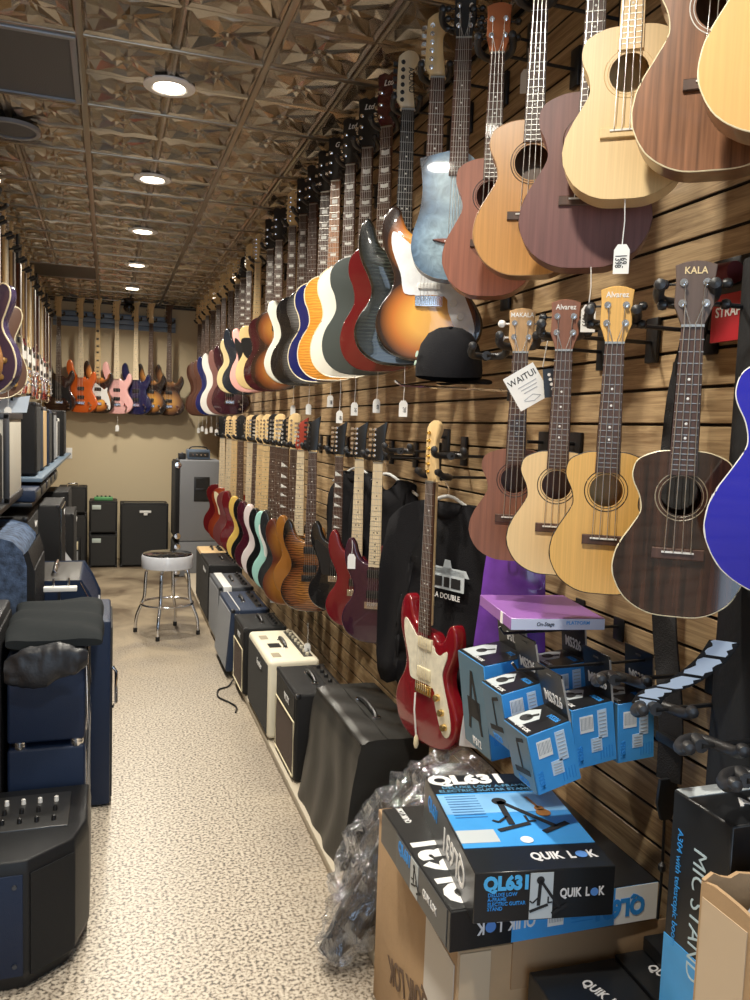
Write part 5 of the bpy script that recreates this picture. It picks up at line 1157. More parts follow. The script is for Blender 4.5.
# latched cream cases at left
t = thing('flight_case', 'cream sided equipment case with black latches at far left', 'case', (-.62, 3.35, 1.17)); part('shell', B((-.22, 0, 0), (.26, .5, .34)), mat('cream_laminate', (.55, .52, .45), .45), t, .006)
mb = MB()
for a_ in ((-.22, 0, .32), (-.22, 0, -.004)): mb.box((-.224, -.006, a_[2]), (.266, .506, a_[2] + .024))
for x in (-.224, .245, .10): mb.box((x, -.006, 0), (x + .022, .0, .34))
part('edging', mb, mat('edge_grey', (.05, .05, .055), .4, .3), t, .002)
for x in (.05, .19): part('latch', B((x - .014, -.02, .20), (x + .014, -.004, .26)), BLACK, t, .004)
t = thing('support_shelf', 'black wall shelf under the cream case at left', 'shelf', (XL, 2.95, 1.15)); part('board', B((0, 0, 0), (.50, .95, .02)), BLACK, t, .003); part('bracket', prism_y(MB(), [(0, 0), (0, -.06), (.02, -.06), (.2, -.01), (.2, 0)], .1, .11), BLACK, t)
t = thing('practice_amplifier', 'small black amplifier with white badge plate in front of the cream case', 'amplifier', (-.53, 3.02, 1.172)); part('cabinet', B((-.3, 0, .006), (.16, .26, .27)), TOLEX, t, .015); part('badge', B((.0, -.006, .13), (.14, .0, .17)), WHITE, t, .002); part('handle', MB().tube([(-.1, .1, .27), (-.09, .1, .295), (.05, .1, .295), (.06, .1, .27)], .008), BLACK, t)
t = thing('info_card', 'light blue-white folded paper hanging below the brown guitar at left', 'paper', (-.43, 3.93, 1.575)); mb = MB(); mb.v = [(-.02, 0, .0), (.10, .0, .02), (.085, .01, -.055), (-.03, .005, -.06), (-.02, .003, .0), (.10, .003, .02), (.085, .013, -.055), (-.03, .008, -.06)]
for q in ((0, 3, 2, 1), (4, 5, 6, 7), (0, 1, 5, 4), (1, 2, 6, 5), (2, 3, 7, 6), (3, 0, 4, 7)): mb.face(q)
part('paper_sheet', mb, mat('pale_blue_paper', (.62, .72, .85), .6), t); part('clip', B((.02, -.003, -.005), (.03, .006, .03)), BLACK, t)

# ------------------------------------------------------------------ clothes
def shirt(lab, X, Y, Z, a, W=.50, H=.70, print_=False, sleeve=.62):
    t = thing('shirt', lab, 'shirt', (X, Y, Z), -math.radians(a), 'black shirts on the slat wall')
    h = W / 2
    o = [(-.09, 0), (-.16, -.015), (-h * .9, -.05), (-h - .03, -.12), (-h - .055, -sleeve * .6), (-h - .06, -sleeve), (-h + .045, -sleeve - .005), (-h + .05, -sleeve * .62), (-h + .055, -.26), (-h + .05, -H + .02), (-.1, -H), (.1, -H - .005), (h - .05, -H + .02), (h - .055, -.26), (h - .05, -sleeve * .62), (h - .045, -sleeve - .005), (h + .06, -sleeve), (h + .055, -sleeve * .6), (h + .03, -.12), (h * .9, -.05), (.16, -.015), (.09, 0), (.06, -.035), (0, -.05), (-.06, -.035)]
    ring = spline(o, 3)
    # triangulated sheet with folds: fill by bmesh then displace front and back
    bm = bmesh.new(); vs = [bm.verts.new((x, 0, z)) for x, z in ring]; f = bm.faces.new(vs)
    bmesh.ops.triangulate(bm, faces=[f]); 
    for _ in range(3): bmesh.ops.subdivide_edges(bm, edges=[e for e in bm.edges if e.calc_length() > .045], cuts=1)
    bmesh.ops.triangulate(bm, faces=bm.faces[:])
    r = bmesh.ops.extrude_face_region(bm, geom=bm.faces[:]); nv = set(v for v in r['geom'] if isinstance(v, bmesh.types.BMVert))
    for v in bm.verts:
        edge = 1 if v not in nv else -1
        q = .012 * math.sin(v.co.x * 38 + 2 * math.sin(v.co.z * 6)) * min(1, max(0, -v.co.z * 3)) + .02 * nz(v.co.x, v.co.z, 3, 6)
        v.co.y = (-.016 if edge < 0 else .016) + q
    bmesh.ops.recalc_face_normals(bm, faces=bm.faces); me = bpy.data.meshes.new('fabric'); bm.to_mesh(me); bm.free(); me.materials.append(CAPM); me.shade_smooth()
    link('fabric', me, t)
    if print_:
        bl = figure('print', [[(-.075, -.02), (.075, -.02), (.075, .045), (-.075, .045)], [(-.02, .045), (.02, .045), (.012, .075), (-.012, .075)], [(-.095, .028), (.095, .028), (.08, .05), (-.08, .05)]], mat('shirt_print', (.50, .56, .60), .8), t, (.05, -.042, -.25), (1, 0, 0), (0, 0, 1), .001)
        figure('print_detail', [[(-.06, -.012), (-.02, -.012), (-.02, .02), (-.06, .02)], [(-.012, -.012), (.012, -.012), (.012, .02), (-.012, .02)], [(.02, -.012), (.06, -.012), (.06, .02), (.02, .02)]], INK, bl, (0, 0, .0015), (1, 0, 0), (0, 1, 0), .0008)
        text('LA DOUBLE', .024, WINK, bl, (0, -.042, .001), (1, 0, 0), (0, 1, 0), .012, .95)
    return t
def clothes_hanger(lab, X, Y, Z, a):
    t = thing('clothes_hanger', lab, 'clothes hanger', (X, Y, Z), -math.radians(a), 'clothes hangers')
    m = mat('clear_hanger', (.72, .74, .74), .15, 0, .5)
    part('hook', MB().tube(spline([(.012, 0, .075), (-.008, 0, .082), (-.016, 0, .066), (0, 0, .045), (0, 0, .02)], 4, False), .0025, 8), CHROME, t)
    part('arms', MB().tube(spline([(-.19, 0, -.055), (-.10, 0, -.015), (0, 0, .02), (.10, 0, -.015), (.19, 0, -.055)], 4, False), .006, 8), m, t)
shirt('black long-sleeved shirt with white building print behind the sideways red guitar', 1.035, 2.38, 1.275, 68, print_=True, H=.66, sleeve=.62)
clothes_hanger('clear hanger holding the printed black shirt', 1.035, 2.38, 1.275, 68)
shirt('plain black shirt hanging behind the dark red guitar', 1.09, 3.15, 1.30, 68, W=.36, H=.68, sleeve=.55)
clothes_hanger('clear hanger holding the plain black shirt nearest the printed one', 1.09, 3.15, 1.30, 68)
shirt('plain black shirt hanging behind the black guitar with tooth inlays', 1.10, 3.60, 1.30, 70, W=.34, H=.70, sleeve=.55)
clothes_hanger('clear hanger holding the plain black shirt farthest from the printed one', 1.10, 3.60, 1.30, 70)

# ------------------------------------------------------------------ purple packages
VIO = mat('violet_card', (.30, .13, .42), .3, var=.15, vscale=5)
t = thing('platform_box', 'flat violet box lying on top of the hanging black header cards', 'box', (.962, 1.655, 1.075), -math.radians(10))
# lid, printed front
part('carton', B((-.108, -.125, 0), (.108, .125, .026)), [VIO], t, .0015, 1); pf = panel('front_print', .214, .024, mat('lavender_card', (.55, .60, .78), .35), t, (0, -.1257, .013), (1, 0, 0), (0, 0, 1))
text('On-Stage', .012, INK, pf, (-.03, 0, .001), (1, 0, 0), (0, 1, 0), .01, .9, .2); text('PLATFORM', .011, BINK, pf, (.045, .003, .001), (1, 0, 0), (0, 1, 0), .01, 1)
panel('sticker', .016, .026, PAPER, t, (-.1087, -.06, .013), (0, -1, 0), (0, 0, 1))
t = thing('ukulele_bag', 'purple and white plastic package hanging behind the violet box', 'package', (1.05, 1.94, 1.24), -math.radians(40), None)
mb = MB(); NA, NB = 12, 20
for s_ in (-1, 1):
    for j in range(NB + 1):
        for i in range(NA + 1):
            u, v_ = i / NA * 2 - 1, j / NB; wd = .075 + .045 * v_
            mb.v.append((u * wd - .015 * v_, s_ * (.022 * (1 - u * u) * math.sin(PI * min(1, v_ * .9 + .1)) + .002) + .006 * nz(u * 2, v_ * 4, s_, 2), -.62 * v_))
st_ = (NA + 1) * (NB + 1)
for s_ in (0, 1):
    for j in range(NB):
        mb.k = 1 if j > 11 else 0
        for i in range(NA): a_ = s_ * st_ + j * (NA + 1) + i; mb.face((a_, a_ + 1, a_ + NA + 2, a_ + NA + 1))
part('bag', mb, [mat('violet_plastic', (.17, .05, .42), .22, 0, .6, var=.35, vscale=9), mat('white_plastic_film', (.66, .68, .74), .25, 0, .5, var=.15, vscale=9)], t, ang=60)
text('Uke', .05, WINK, t, (.0, -.030, -.06), (1, 0, 0), (0, 0, 1), .01, .9); text('ULA', .04, INK, t, (-.04, -.030, -.48), (1, 0, 0), (0, 0, 1), .02, .9); text('IDI', .04, INK, t, (-.04, -.028, -.53), (1, 0, 0), (0, 0, 1), .02, .9)

# ------------------------------------------------------------------ hanging stand boxes
def hang_box(lab, X, Y, Z, tilt, w_=.105, d=.10, h=.135, word='MS326', card=.085, rz=0, big=False):
    """origin at the hook hole of the header card; card faces -x; box in front of it (towards -x)"""
    t = thing('stand_box', lab, 'box', (X, Y, Z)); t.rotation_euler = (0, math.radians(-tilt), rz)
    z1 = -card; z0 = z1 - h
    part('carton', B((-d, -w_ / 2, z0), (0, w_ / 2, z1)), BOXBLUE, t, .0015, 1)
    cd_ = part('header_card', B((-.003, -w_ / 2, z1 - .01), (.0005, w_ / 2, .012)), BOXBLK, t, .0006, 1)
    panel('card_edge', .0042, card + .01, mat('grey_card_back', (.35, .34, .33), .7), cd_, (-.001, -w_ / 2 - .0003, z1 / 2), (1, 0, 0), (0, 0, 1))
    text(word, .034 if not big else .03, WINK, cd_, (-.0036, 0, z1 + .03), (0, -1, 0), (0, 0, 1), .02, .75)
    panel('hang_slot', .018, .004, mat('slot_dark', (.1, .1, .1), .6), cd_, (-.0036, 0, -.002), (0, -1, 0), (0, 0, 1))
    # top print: black with a pale picture; outer (-x) face: dark picture; near (-y) face: blue with bar code
    tp = panel('top_print', w_ - .002, d - .002, BOXBLK, t, (-d / 2, 0, z1 + .0008), (0, -1, 0), (1, 0, 0))
    figure('top_picture', [[(-w_ * .45, -d * .42), (w_ * .0, -d * .42), (w_ * .05, d * .05), (-w_ * .3, d * .3), (-w_ * .45, d * .1)]], mat('pale_print', (.5, .55, .58), .4), tp, (0, 0, .001), (1, 0, 0), (0, 1, 0))
    figure('top_base', [disc_poly((-w_ * .2, -d * .12), .014), seg_poly((-w_ * .2, -d * .1), (-w_ * .12, d * .15), .008)], INK, tp, (0, 0, .0018), (1, 0, 0), (0, 1, 0))
    text(word, .018, BINK, tp, (w_ * .22, d * .28, .001), (1, 0, 0), (0, 1, 0), .02, .75); text('QUIK LOK', .013, WINK, tp, (w_ * .1, -d * .38, .001), (1, 0, 0), (0, 1, 0), .02, .9)
    op = panel('outer_print', w_ - .002, h - .002, mat('steel_print', (.07, .17, .26), .35), t, (-d - .0008, 0, (z0 + z1) / 2), (0, -1, 0), (0, 0, 1))
    figure('stand_picture', [seg_poly((0, h * .3), (.004, -h * .2), .006), seg_poly((-.03, -h * .28), (.035, -h * .18), .012), seg_poly((0, h * .3), (.03, h * .38), .008)] if not big else [seg_poly((0, h * .36), (-.035, -h * .3), .012), seg_poly((0, h * .36), (.035, -h * .3), .012), seg_poly((-.035, -h * .05), (.035, -h * .05), .05)], INK, op, (0, 0, .001), (1, 0, 0), (0, 1, 0))
    text(word, .02 if not big else .028, WINK if big else BINK, op, (0, -h * .42, .001), (1, 0, 0), (0, 1, 0), .015, .8)
    n_ = panel('near_print', d - .002, h - .002, BOXBLUE, t, (-d / 2, -w_ / 2 - .0008, (z0 + z1) / 2), (1, 0, 0), (0, 0, 1))
    lb = panel('bar_code_label', .032, .036, PAPER, n_, (-d * .18, h * .22, .001), (1, 0, 0), (0, 1, 0))
    for k in range(9): panel('bar', .0012 + .0008 * (k % 3 == 0), .026, mat('grey_ink', (.4, .42, .45)), lb, (-.013 + .0033 * k, .002, .001), (1, 0, 0), (0, 1, 0), .0003)
    lb = panel('text_label', .022, .062, mat('pale_blue_label', (.55, .70, .86), .5), n_, (d * .20, h * .17, .001), (1, 0, 0), (0, 1, 0))
    for k in range(7): panel('text_line', .016, .0018, mat('grey_ink', (.4, .42, .45)), lb, (0, -.024 + .008 * k, .001), (1, 0, 0), (0, 1, 0), .0003)
    lb = panel('small_label', .026, .030, mat('pale_blue_label', (.55, .70, .86)), n_, (d * .03, -h * .16, .001), (1, 0, 0), (0, 1, 0))
    for k in range(4): panel('text_line', .018, .0018, mat('grey_ink', (.4, .42, .45)), lb, (0, -.010 + .006 * k, .001), (1, 0, 0), (0, 1, 0), .0003)
    text(word, .017, BINK, n_, (-d * .36, -h * .28, .001), (0, 1, 0), (-1, 0, 0), .015, .85)
    for k in range(5): panel('fine_print', .002, .028 - .003 * (k % 3), BINK, n_, (d * .12 + .007 * k, -h * .32, .001), (1, 0, 0), (0, 1, 0), .0003)
    return t
hang_box('blue and black stand box with bar code, frontmost and lowest of the hanging ones', .865, 1.43, 1.012, 15, w_=.10, h=.128)
hang_box('blue and black stand box right behind the frontmost one on the near hook', 1.005, 1.475, 1.03, 8, w_=.10, h=.13)
hang_box('blue and black stand box nearest the slat wall on the near hook', 1.11, 1.47, 1.03, 4, d=.09, w_=.10, h=.13)
hang_box('blue and black stand box between the guitar stand box and the frontmost one', .90, 1.60, 1.035, 12, w_=.10, h=.13)
hang_box('blue and black stand box mostly hidden, header card under the violet box', 1.06, 1.66, 1.06, 6)
hang_box('tall stand box with three legged silhouette, farthest left of the hanging ones', .965, 1.79, 1.03, 8, w_=.15, d=.12, h=.24, word='IPS12', card=.07, big=True)
for y, z, lab in ((1.44, 1.015, 'near'), (1.475, 1.0355, 'near')): pass
for y, x0, z, lab in ((1.45, .80, 1.022, 'nearest of the three box hooks'), (1.63, .86, 1.05, 'middle of the three box hooks'), (1.80, .93, 1.06, 'farthest of the three box hooks')):
    t = thing('display_hook', 'long black wire hook through the header cards, ' + lab, 'hook', (XR, y, z), 0, 'wire hooks carrying the stand boxes')
    part('wire', MB().tube([(0, 0, 0), (x0 - XR, 0, -.004), (x0 - XR - .012, 0, .012)], .0035, 8), BLACK, t); part('plate', B((-.006, -.02, -.035), (0, .02, .02)), BLACK, t, .002)

# ------------------------------------------------------------------ cartons at the bottom right
def qlogo(parent, size, o, u, v, shear=0, m=None):
    m = m or mat('silver_print', (.70, .70, .72), .3)
    u_ = Vector(u).normalized(); o = Vector(o)
    text('QUIK', size, m, parent, o - u_ * size * 1.05, u, v, .03, .72, shear); text('L', size, m, parent, o + u_ * size * .35, u, v, .03, .72, shear)
    F = face_matrix(o, u, v); w_ = F.to_3x3() @ Vector((0, 0, 1))
    figure('logo_ball', [disc_poly((0, 0), size * .33, 20)], mat('ball_blue', (.10, .25, .62), .3), parent, o + u_ * size * .92 + w_ * .0004, u, v); text('K', size, m, parent, o + u_ * size * 1.5, u, v, .03, .72, shear)
def a_frame(parent, o, u, v, k=1, m=INK):
    figure('stand_picture', [seg_poly((0, .06 * k), (-.004 * k, -.03 * k), .012 * k), seg_poly((0, .06 * k), (.075 * k, -.045 * k), .010 * k), seg_poly((-.035 * k, -.05 * k), (.03 * k, -.028 * k), .010 * k), seg_poly((.045 * k, -.062 * k), (.10 * k, -.032 * k), .012 * k),
        seg_poly((-.004 * k, .0), (-.025 * k, -.02 * k), .005 * k), seg_poly((-.025 * k, -.02 * k), (-.035 * k, -.012 * k), .005 * k), seg_poly((.03 * k, .0), (.03 * k, -.022 * k), .005 * k), seg_poly((.03 * k, -.022 * k), (.045 * k, -.02 * k), .005 * k), disc_poly((0, .06 * k), .014 * k)], m, parent, o, u, v)
# big carton
t = thing('cardboard_box', 'large brown cardboard carton on the floor carrying the two black boxes', 'box', (.90, 1.63, 0), -math.radians(3))
part('walls', B((-.235, -.285, 0), (.235, .285, .495)), CARD, t, .003)
mb = MB(); mb.box((-.238, -.20, .488), (-.20, .285, .512)); mb.box((-.12, -.289, .40), (.235, -.2845, .505)); part('flap', mb, mat('cardboard_dark', (.33, .215, .12), .8), t, .002)
part('tape', B((-.23, -.2875, .0), (-.165, -.2845, .49)), mat('clear_tape', (.55, .43, .30), .18, 0, .6), t)
lbp = panel('white_label', .17, .42, mat('white_label', (.62, .60, .57), .6), t, (-.2362, -.19, .25), (0, -1, 0), (0, 0, 1))
text('QUIK LOK', .085, LETTER_BROWN, t, (-.2368, .0, .22), (0, 1, -.35), (0, -.35, -1), .02, .8)
# lower black box
t = thing('guitar_stand_box', 'lower black and blue guitar stand box lying on the carton', 'box', (.855, 1.545, .512), -math.radians(1))
part('carton', B((-.23, -.215, 0), (.23, .215, .082)), BOXBLK, t, .0015, 1)
fp = panel('front_print', .33, .078, BOXBLUE, t, (.065, -.2158, .041), (1, 0, 0), (0, 0, 1)); panel('front_white', .10, .078, PAPER, fp, (.115, 0, .0008), (1, 0, 0), (0, 1, 0))
qlogo(t, .034, (-.115, -.2168, .042), (-1, 0, 0), (0, 0, -1))
text('QL631', .05, BINK, fp, (.075, -.002, .002), (-1, 0, 0), (0, -1, 0), .055, .85)
lb = panel('bar_code_label', .035, .045, PAPER, fp, (-.07, .004, .001), (1, 0, 0), (0, 1, 0))
for k in range(9): panel('bar', .0014, .034, mat('grey_ink', (.4, .42, .45)), lb, (-.014 + .0035 * k, .002, .001), (1, 0, 0), (0, 1, 0), .0003)
for k in range(6): panel('fine_print', .05, .0016, BINK, fp, (-.01, .022 - .008 * k, .001), (1, 0, 0), (0, 1, 0), .0003)
tp = panel('top_print', .11, .42, mat('ribbed_black', (.02, .021, .022), .35), t, (-.172, 0, .0826), (1, 0, 0), (0, 1, 0)); text('QL631', .11, WINK, t, (-.172, -.07, .0838), (0, 1, 0), (-1, 0, 0), .055, .82); text('QUIK LOK', .02, WINK, t, (-.19, .17, .0838), (0, 1, 0), (-1, 0, 0), .02, .8)
sp = panel('side_print', .30, .076, mat('grey_print', (.065, .07, .075), .35), t, (-.2308, -.05, .041), (0, -1, 0), (0, 0, 1)); text('QL631', .035, BINK, sp, (-.095, .018, .001), (1, 0, 0), (0, 1, 0), .055, .8)
pw = panel('picture_panel', .045, .074, mat('pale_print', (.5, .55, .58)), sp, (-.03, 0, .0008), (1, 0, 0), (0, 1, 0)); a_frame(pw, (0, 0, .0008), (1, 0, 0), (0, 1, 0), .4); text('QUIK LOK', .022, WINK, sp, (.06, .0, .001), (1, 0, 0), (0, 1, 0), .02, .75)
# upper black box
t = thing('guitar_stand_box', 'upper black and blue guitar stand box with large picture on its lid', 'box', (.815, 1.475, .5945), -math.radians(9))
part('carton', B((-.138, -.21, 0), (.138, .21, .098)), BOXBLK, t, .0015, 1)
bl = panel('lid_blue', .27, .235, BOXBLUE, t, (0, -.005, .0988), (1, 0, 0), (0, 1, 0)); panel('lid_pale', .15, .08, BOXLBLUE, bl, (.0, .06, .0008), (1, 0, 0), (0, 1, 0)); panel('lid_pale', .08, .05, mat('pale_print', (.5, .55, .58)), bl, (-.095, -.075, .0008), (1, 0, 0), (0, 1, 0))
panel('lid_sky', .27, .09, BOXLBLUE, bl, (0, .065, .0005), (1, 0, 0), (0, 1, 0), .0004)
a_frame(bl, (-.005, .0, .002), (1, 0, 0), (0, 1, 0), 1.15)
figure('guitar_picture', [disc_poly((.075, .01), .016), disc_poly((.073, .03), .011), seg_poly((.073, .03), (.062, .085), .006)], mat('tiny_guitar_brown', (.35, .15, .04), .4), bl, (0, 0, .002), (1, 0, 0), (0, 1, 0))
figure('round_sticker', [disc_poly((0, 0), .013, 20)], PAPER, bl, (.0, -.098, .0015), (1, 0, 0), (0, 1, 0))
for k in range(9): panel('fine_print', .07, .0022, mat('faint_blue_ink', (.06, .2, .45), .5), bl, (-.085, .10 - .012 * k, .0018), (1, 0, 0), (0, 1, 0), .0003)
text('QL631', .062, WINK, t, (-.045, .180, .0992), (1, 0, 0), (0, 1, 0), .055, 1.05); text('DELUXE LOW A-FRAME', .017, mat('dim_blue_ink', (.10, .28, .45), .5), t, (-.015, .143, .0992), (1, 0, 0), (0, 1, 0), .01, 1.1); text('ELECTRIC GUITAR STAND', .017, mat('dim_blue_ink', (.10, .28, .45)), t, (-.015, .125, .0992), (1, 0, 0), (0, 1, 0), .01, 1.1)
qlogo(t, .036, (.055, -.165, .0992), (1, 0, 0), (0, 1, 0), .0)
text('QL631', .036, mat('bright_blue_ink', (.08, .45, .85), .4), t, (-.075, -.2107, .075), (1, 0, 0), (0, 0, 1), .055, .9)
for k, wd in enumerate(('DELUXE LOW', 'A-FRAME', 'ELECTRIC GUITAR', 'STAND')): text(wd, .010, BINK, t, (-.112, -.2107, .054 - .009 * k), (1, 0, 0), (0, 0, 1), .01, .9, align='LEFT')
pw = panel('picture_panel', .045, .09, mat('pale_print', (.5, .55, .58)), t, (-.008, -.2106, .048), (1, 0, 0), (0, 0, 1)); a_frame(pw, (-.003, -.002, .001), (1, 0, 0), (0, 1, 0), .55)
qlogo(t, .024, (.075, -.2107, .05), (1, 0, 0), (0, 0, 1))
text('QL631', .04, BINK, t, (-.1388, .12, .06), (0, -1, 0), (0, 0, 1), .02, .8); text('QL631', .07, WINK, t, (-.1388, -.06, .05), (0, 1, 0), (0, 0, -1), .02, .9)
# black boxes at the bottom
t = thing('product_box', 'black box on the floor at the bottom edge with letters on its lid', 'box', (.89, 1.13, 0), -math.radians(2)); part('carton', B((-.11, -.04, 0), (.08, .185, .455)), BOXBLK, t, .002, 1); qlogo(t, .030, (.0, .08, .4558), (.35, -1, 0), (1, .35, 0)); figure('ring_print', [disc_poly((0, 0), .03, 24)], WINK, t, (-.1108, .02, .41), (0, -1, 0), (0, 0, 1)); figure('ring_hole', [disc_poly((0, 0), .018, 24)], BOXBLK, t, (-.1116, .02, .41), (0, -1, 0), (0, 0, 1))
t = thing('product_box', 'black box on the floor beside the lettered one, nearer the slat wall', 'box', (1.06, 1.13, 0), -math.radians(2)); part('carton', B((-.085, -.04, 0), (.08, .185, .458)), BOXBLK, t, .002, 1); qlogo(t, .030, (-.02, .08, .4588), (.35, -1, 0), (1, .35, 0))
t = thing('product_box', 'flat black box lying on the floor boxes, close against the slat wall', 'box', (1.10, 1.22, .460), -math.radians(2)); part('carton', B((-.06, -.10, 0), (.055, .09, .03)), BOXBLK, t, .002, 1); text('QL60', .03, BINK, t, (.005, -.03, .0306), (.6, -1, 0), (1, .6, 0), .02, .8); text('STAND', .018, BINK, t, (-.02, -.05, .0306), (.6, -1, 0), (1, .6, 0), .02, .8)
# tall microphone stand box and open carton
t = thing('microphone_stand_box', 'tall narrow black and blue box leaning behind the open carton at right', 'box', (.985, 1.02, 0)); t.rotation_euler = (math.radians(0), 0, 0)
part('carton', B((-.085, -.075, 0), (.11, .06, .92)), BOXBLK, t, .003, 1)
panel('side_print', .132, .62, BOXBLUE, t, (-.0858, -.0075, .36), (0, -1, 0), (0, 0, 1))
text('MIC STAND', .042, mat('pale_ink', (.45, .6, .7), .4), t, (-.0862, -.012, .74), (0, 0, -1), (0, -1, 0), -.004, 1); text('A304 with telescopic boom', .018, BINK, t, (-.0862, .035, .76), (0, 0, -1), (0, -1, 0), .0, 1)
tp = panel('painted_sheen', .19, .03, mat('pale_print', (.5, .55, .58)), t, (.012, .04, .9208), (1, 0, 0), (0, 1, 0)); text('A304', .04, WINK, t, (.02, -.02, .9212), (1, -.25, 0), (.25, 1, 0), .03, .9)  # pale strip on the lid is a sheen painted as a flat panel
t = thing('open_carton', 'open torn brown carton at the bottom right corner with tape and packing inside', 'box', (.92, .70, 0))
W_, D_, H_ = .12, .19, .885
mb = MB(); th = .006
def wobble(mb, p, q, z, n=14):
    pass
for a, b in (((-W_, -D_), (-W_, D_)), ((-W_, D_), (W_, D_)), ((W_, D_), (W_, -D_)), ((W_, -D_), (-W_, -D_))):
    a = Vector(a); b = Vector(b); d_ = (b - a); nn = Vector((-d_.y, d_.x)).normalized() * -th; n = 16; b0 = len(mb.v)
    for i in range(n + 1):
        p = a + d_ * i / n; zt = H_ + .006 * nz(p.x * 40, p.y * 40, 2) + .004 * math.sin(i * 1.9)
        mb.v += [(p.x, p.y, .30), (p.x, p.y, zt), (p.x + nn.x, p.y + nn.y, zt), (p.x + nn.x, p.y + nn.y, .30)]
    for i in range(n):
        q = b0 + i * 4
        for e in range(4): mb.face((q + e, q + (e + 1) % 4, q + 4 + (e + 1) % 4, q + 4 + e))
part('walls', mb, CARD, t); part('lower_walls', B((-W_, -D_, 0), (W_, D_, .30)), CARD, t, .002)
CT = mat('clear_tape', (.55, .43, .30), .18)
mb = MB(); mb.box((-W_ - .0012, .10, .35), (-W_ + .0003, .185, .86)); mb.box((-W_ - .0012, -.16, .66), (-W_ + .0003, .05, .70)); part('tape', mb, CT, t)
t = thing('packing_bundle', 'crinkled white and silver packing standing up out of the open carton', 'packing', (.92, .70, .30))
mb = MB(); n1, n2 = 18, 22
for j in range(n2 + 1):
    for i in range(n1):
        a_ = 2 * PI * i / n1; v_ = j / n2; r_ = 1 + .12 * nz(math.cos(a_) * 2, math.sin(a_) * 2, v_ * 7)
        mb.v.append((.098 * r_ * math.copysign(abs(math.cos(a_)) ** .5, math.cos(a_)), .165 * r_ * math.copysign(abs(math.sin(a_)) ** .5, math.sin(a_)), v_ * .555 + .02 * nz(i * .7, v_ * 3, 5)))
for j in range(n2):
    for i in range(n1): mb.face((j * n1 + i, j * n1 + (i + 1) % n1, (j + 1) * n1 + (i + 1) % n1, (j + 1) * n1 + i))
mb.face([n2 * n1 + i for i in range(n1)]); part('film', mb, mat('silver_film', (.55, .57, .62), .2, .35, .5, bump=.6, bscale=18), t, ang=25)

# ------------------------------------------------------------------ plastic bags with soft cases
def film(name):
    m, N, L, P = nt(name); tc = N.new('ShaderNodeTexCoord'); n = N.new('ShaderNodeTexNoise'); n.inputs['Scale'].default_value = 9; n.inputs['Detail'].default_value = 4; n.inputs['Distortion'].default_value = 1.5
    mp = N.new('ShaderNodeMapping'); mp.inputs['Scale'].default_value = (1.6, 1.6, .7); L.new(tc.outputs['Object'], mp.inputs[0]); L.new(mp.outputs[0], n.inputs[0])
    b = N.new('ShaderNodeBump'); b.inputs['Strength'].default_value = 1; b.inputs['Distance'].default_value = .02; L.new(n.outputs[0], b.inputs['Height'])
    g = N.new('ShaderNodeBsdfGlossy'); g.inputs['Roughness'].default_value = .06; g.inputs['Color'].default_value = (.9, .93, 1, 1); L.new(b.outputs[0], g.inputs['Normal'])
    d = N.new('ShaderNodeBsdfDiffuse'); d.inputs['Color'].default_value = (.5, .53, .58, 1); tr = N.new('ShaderNodeBsdfTransparent')
    m1 = N.new('ShaderNodeMixShader'); m1.inputs[0].default_value = .12; L.new(g.outputs[0], m1.inputs[1]); L.new(d.outputs[0], m1.inputs[2])
    fr = N.new('ShaderNodeLayerWeight'); fr.inputs[0].default_value = .45; L.new(b.outputs[0], fr.inputs['Normal'])
    mr = N.new('ShaderNodeMapRange'); mr.inputs[3].default_value = .10; mr.inputs[4].default_value = .7; L.new(fr.outputs['Facing'], mr.inputs[0])
    m2 = N.new('ShaderNodeMixShader'); L.new(mr.outputs[0], m2.inputs[0]); L.new(tr.outputs[0], m2.inputs[1]); L.new(m1.outputs[0], m2.inputs[2])
    L.new(m2.outputs[0], N['Material Output'].inputs[0]); N.remove(P); return m
FILM = film('clear_crumpled_film')
def lump(path, rad, amp_, seed, nv=36, flat=.6, fr=5):
    mb = MB(); P_ = [Vector(p) for p in path]; n = len(P_)
    sp = spline([tuple(p) for p in path], 8, False); rs = spline([(r, 0) for r in rad], 8, False)
    for i, p in enumerate(sp):
        p = Vector(p); q = Vector(sp[min(i + 1, len(sp) - 1)]) - Vector(sp[max(i - 1, 0)]); q.normalize(); u = q.cross(Vector((0, 1, 0))).normalized(); v = Vector((0, 1, 0))
        for k in range(nv):
            a = 2 * PI * k / nv; R_ = rs[i][0] * (1 + amp_ * mnoise.noise(Vector((math.cos(a) * fr * .5, math.sin(a) * fr * .5, i * .25 * fr * .3 + seed))) + amp_ * .6 * abs(mnoise.noise(Vector((math.cos(a) * fr * 1.7, math.sin(a) * fr * 1.7, i * .5 + seed)))))
            w_ = p + u * math.cos(a) * R_ * flat + v * math.sin(a) * R_ * (.6 if seed > 5 else 1); mb.v.append((w_.x, w_.y, max(.004, w_.z)))
    m_ = len(sp)
    for i in range(m_ - 1):
        for k in range(nv): mb.face((i * nv + k, i * nv + (k + 1) % nv, (i + 1) * nv + (k + 1) % nv, (i + 1) * nv + k))
    mb.face(range(nv)); mb.face([(m_ - 1) * nv + k for k in range(nv)][::-1]); return mb
def bagged(lab, path, rad, seed, g):
    o = Vector(path[0]); rel = [tuple(Vector(p) - Vector((o.x, o.y, 0))) for p in path]
    t = thing('plastic_bag', 'clear crumpled plastic bag ' + lab, 'plastic bag', (o.x, o.y, 0), 0, g); part('film', lump(rel, rad, .45, seed), FILM, t, ang=28)
    t = thing('soft_case', 'black soft case inside the clear bag ' + lab, 'case', (o.x, o.y, 0), 0, 'black cases in clear bags'); part('shell', lump(rel[:-1] + [tuple(Vector(rel[-1]) - Vector((0, 0, .05)))], [r * .72 for r in rad], .12, seed + 3), mat('shiny_nylon', (.012, .014, .019)), t, ang=50)
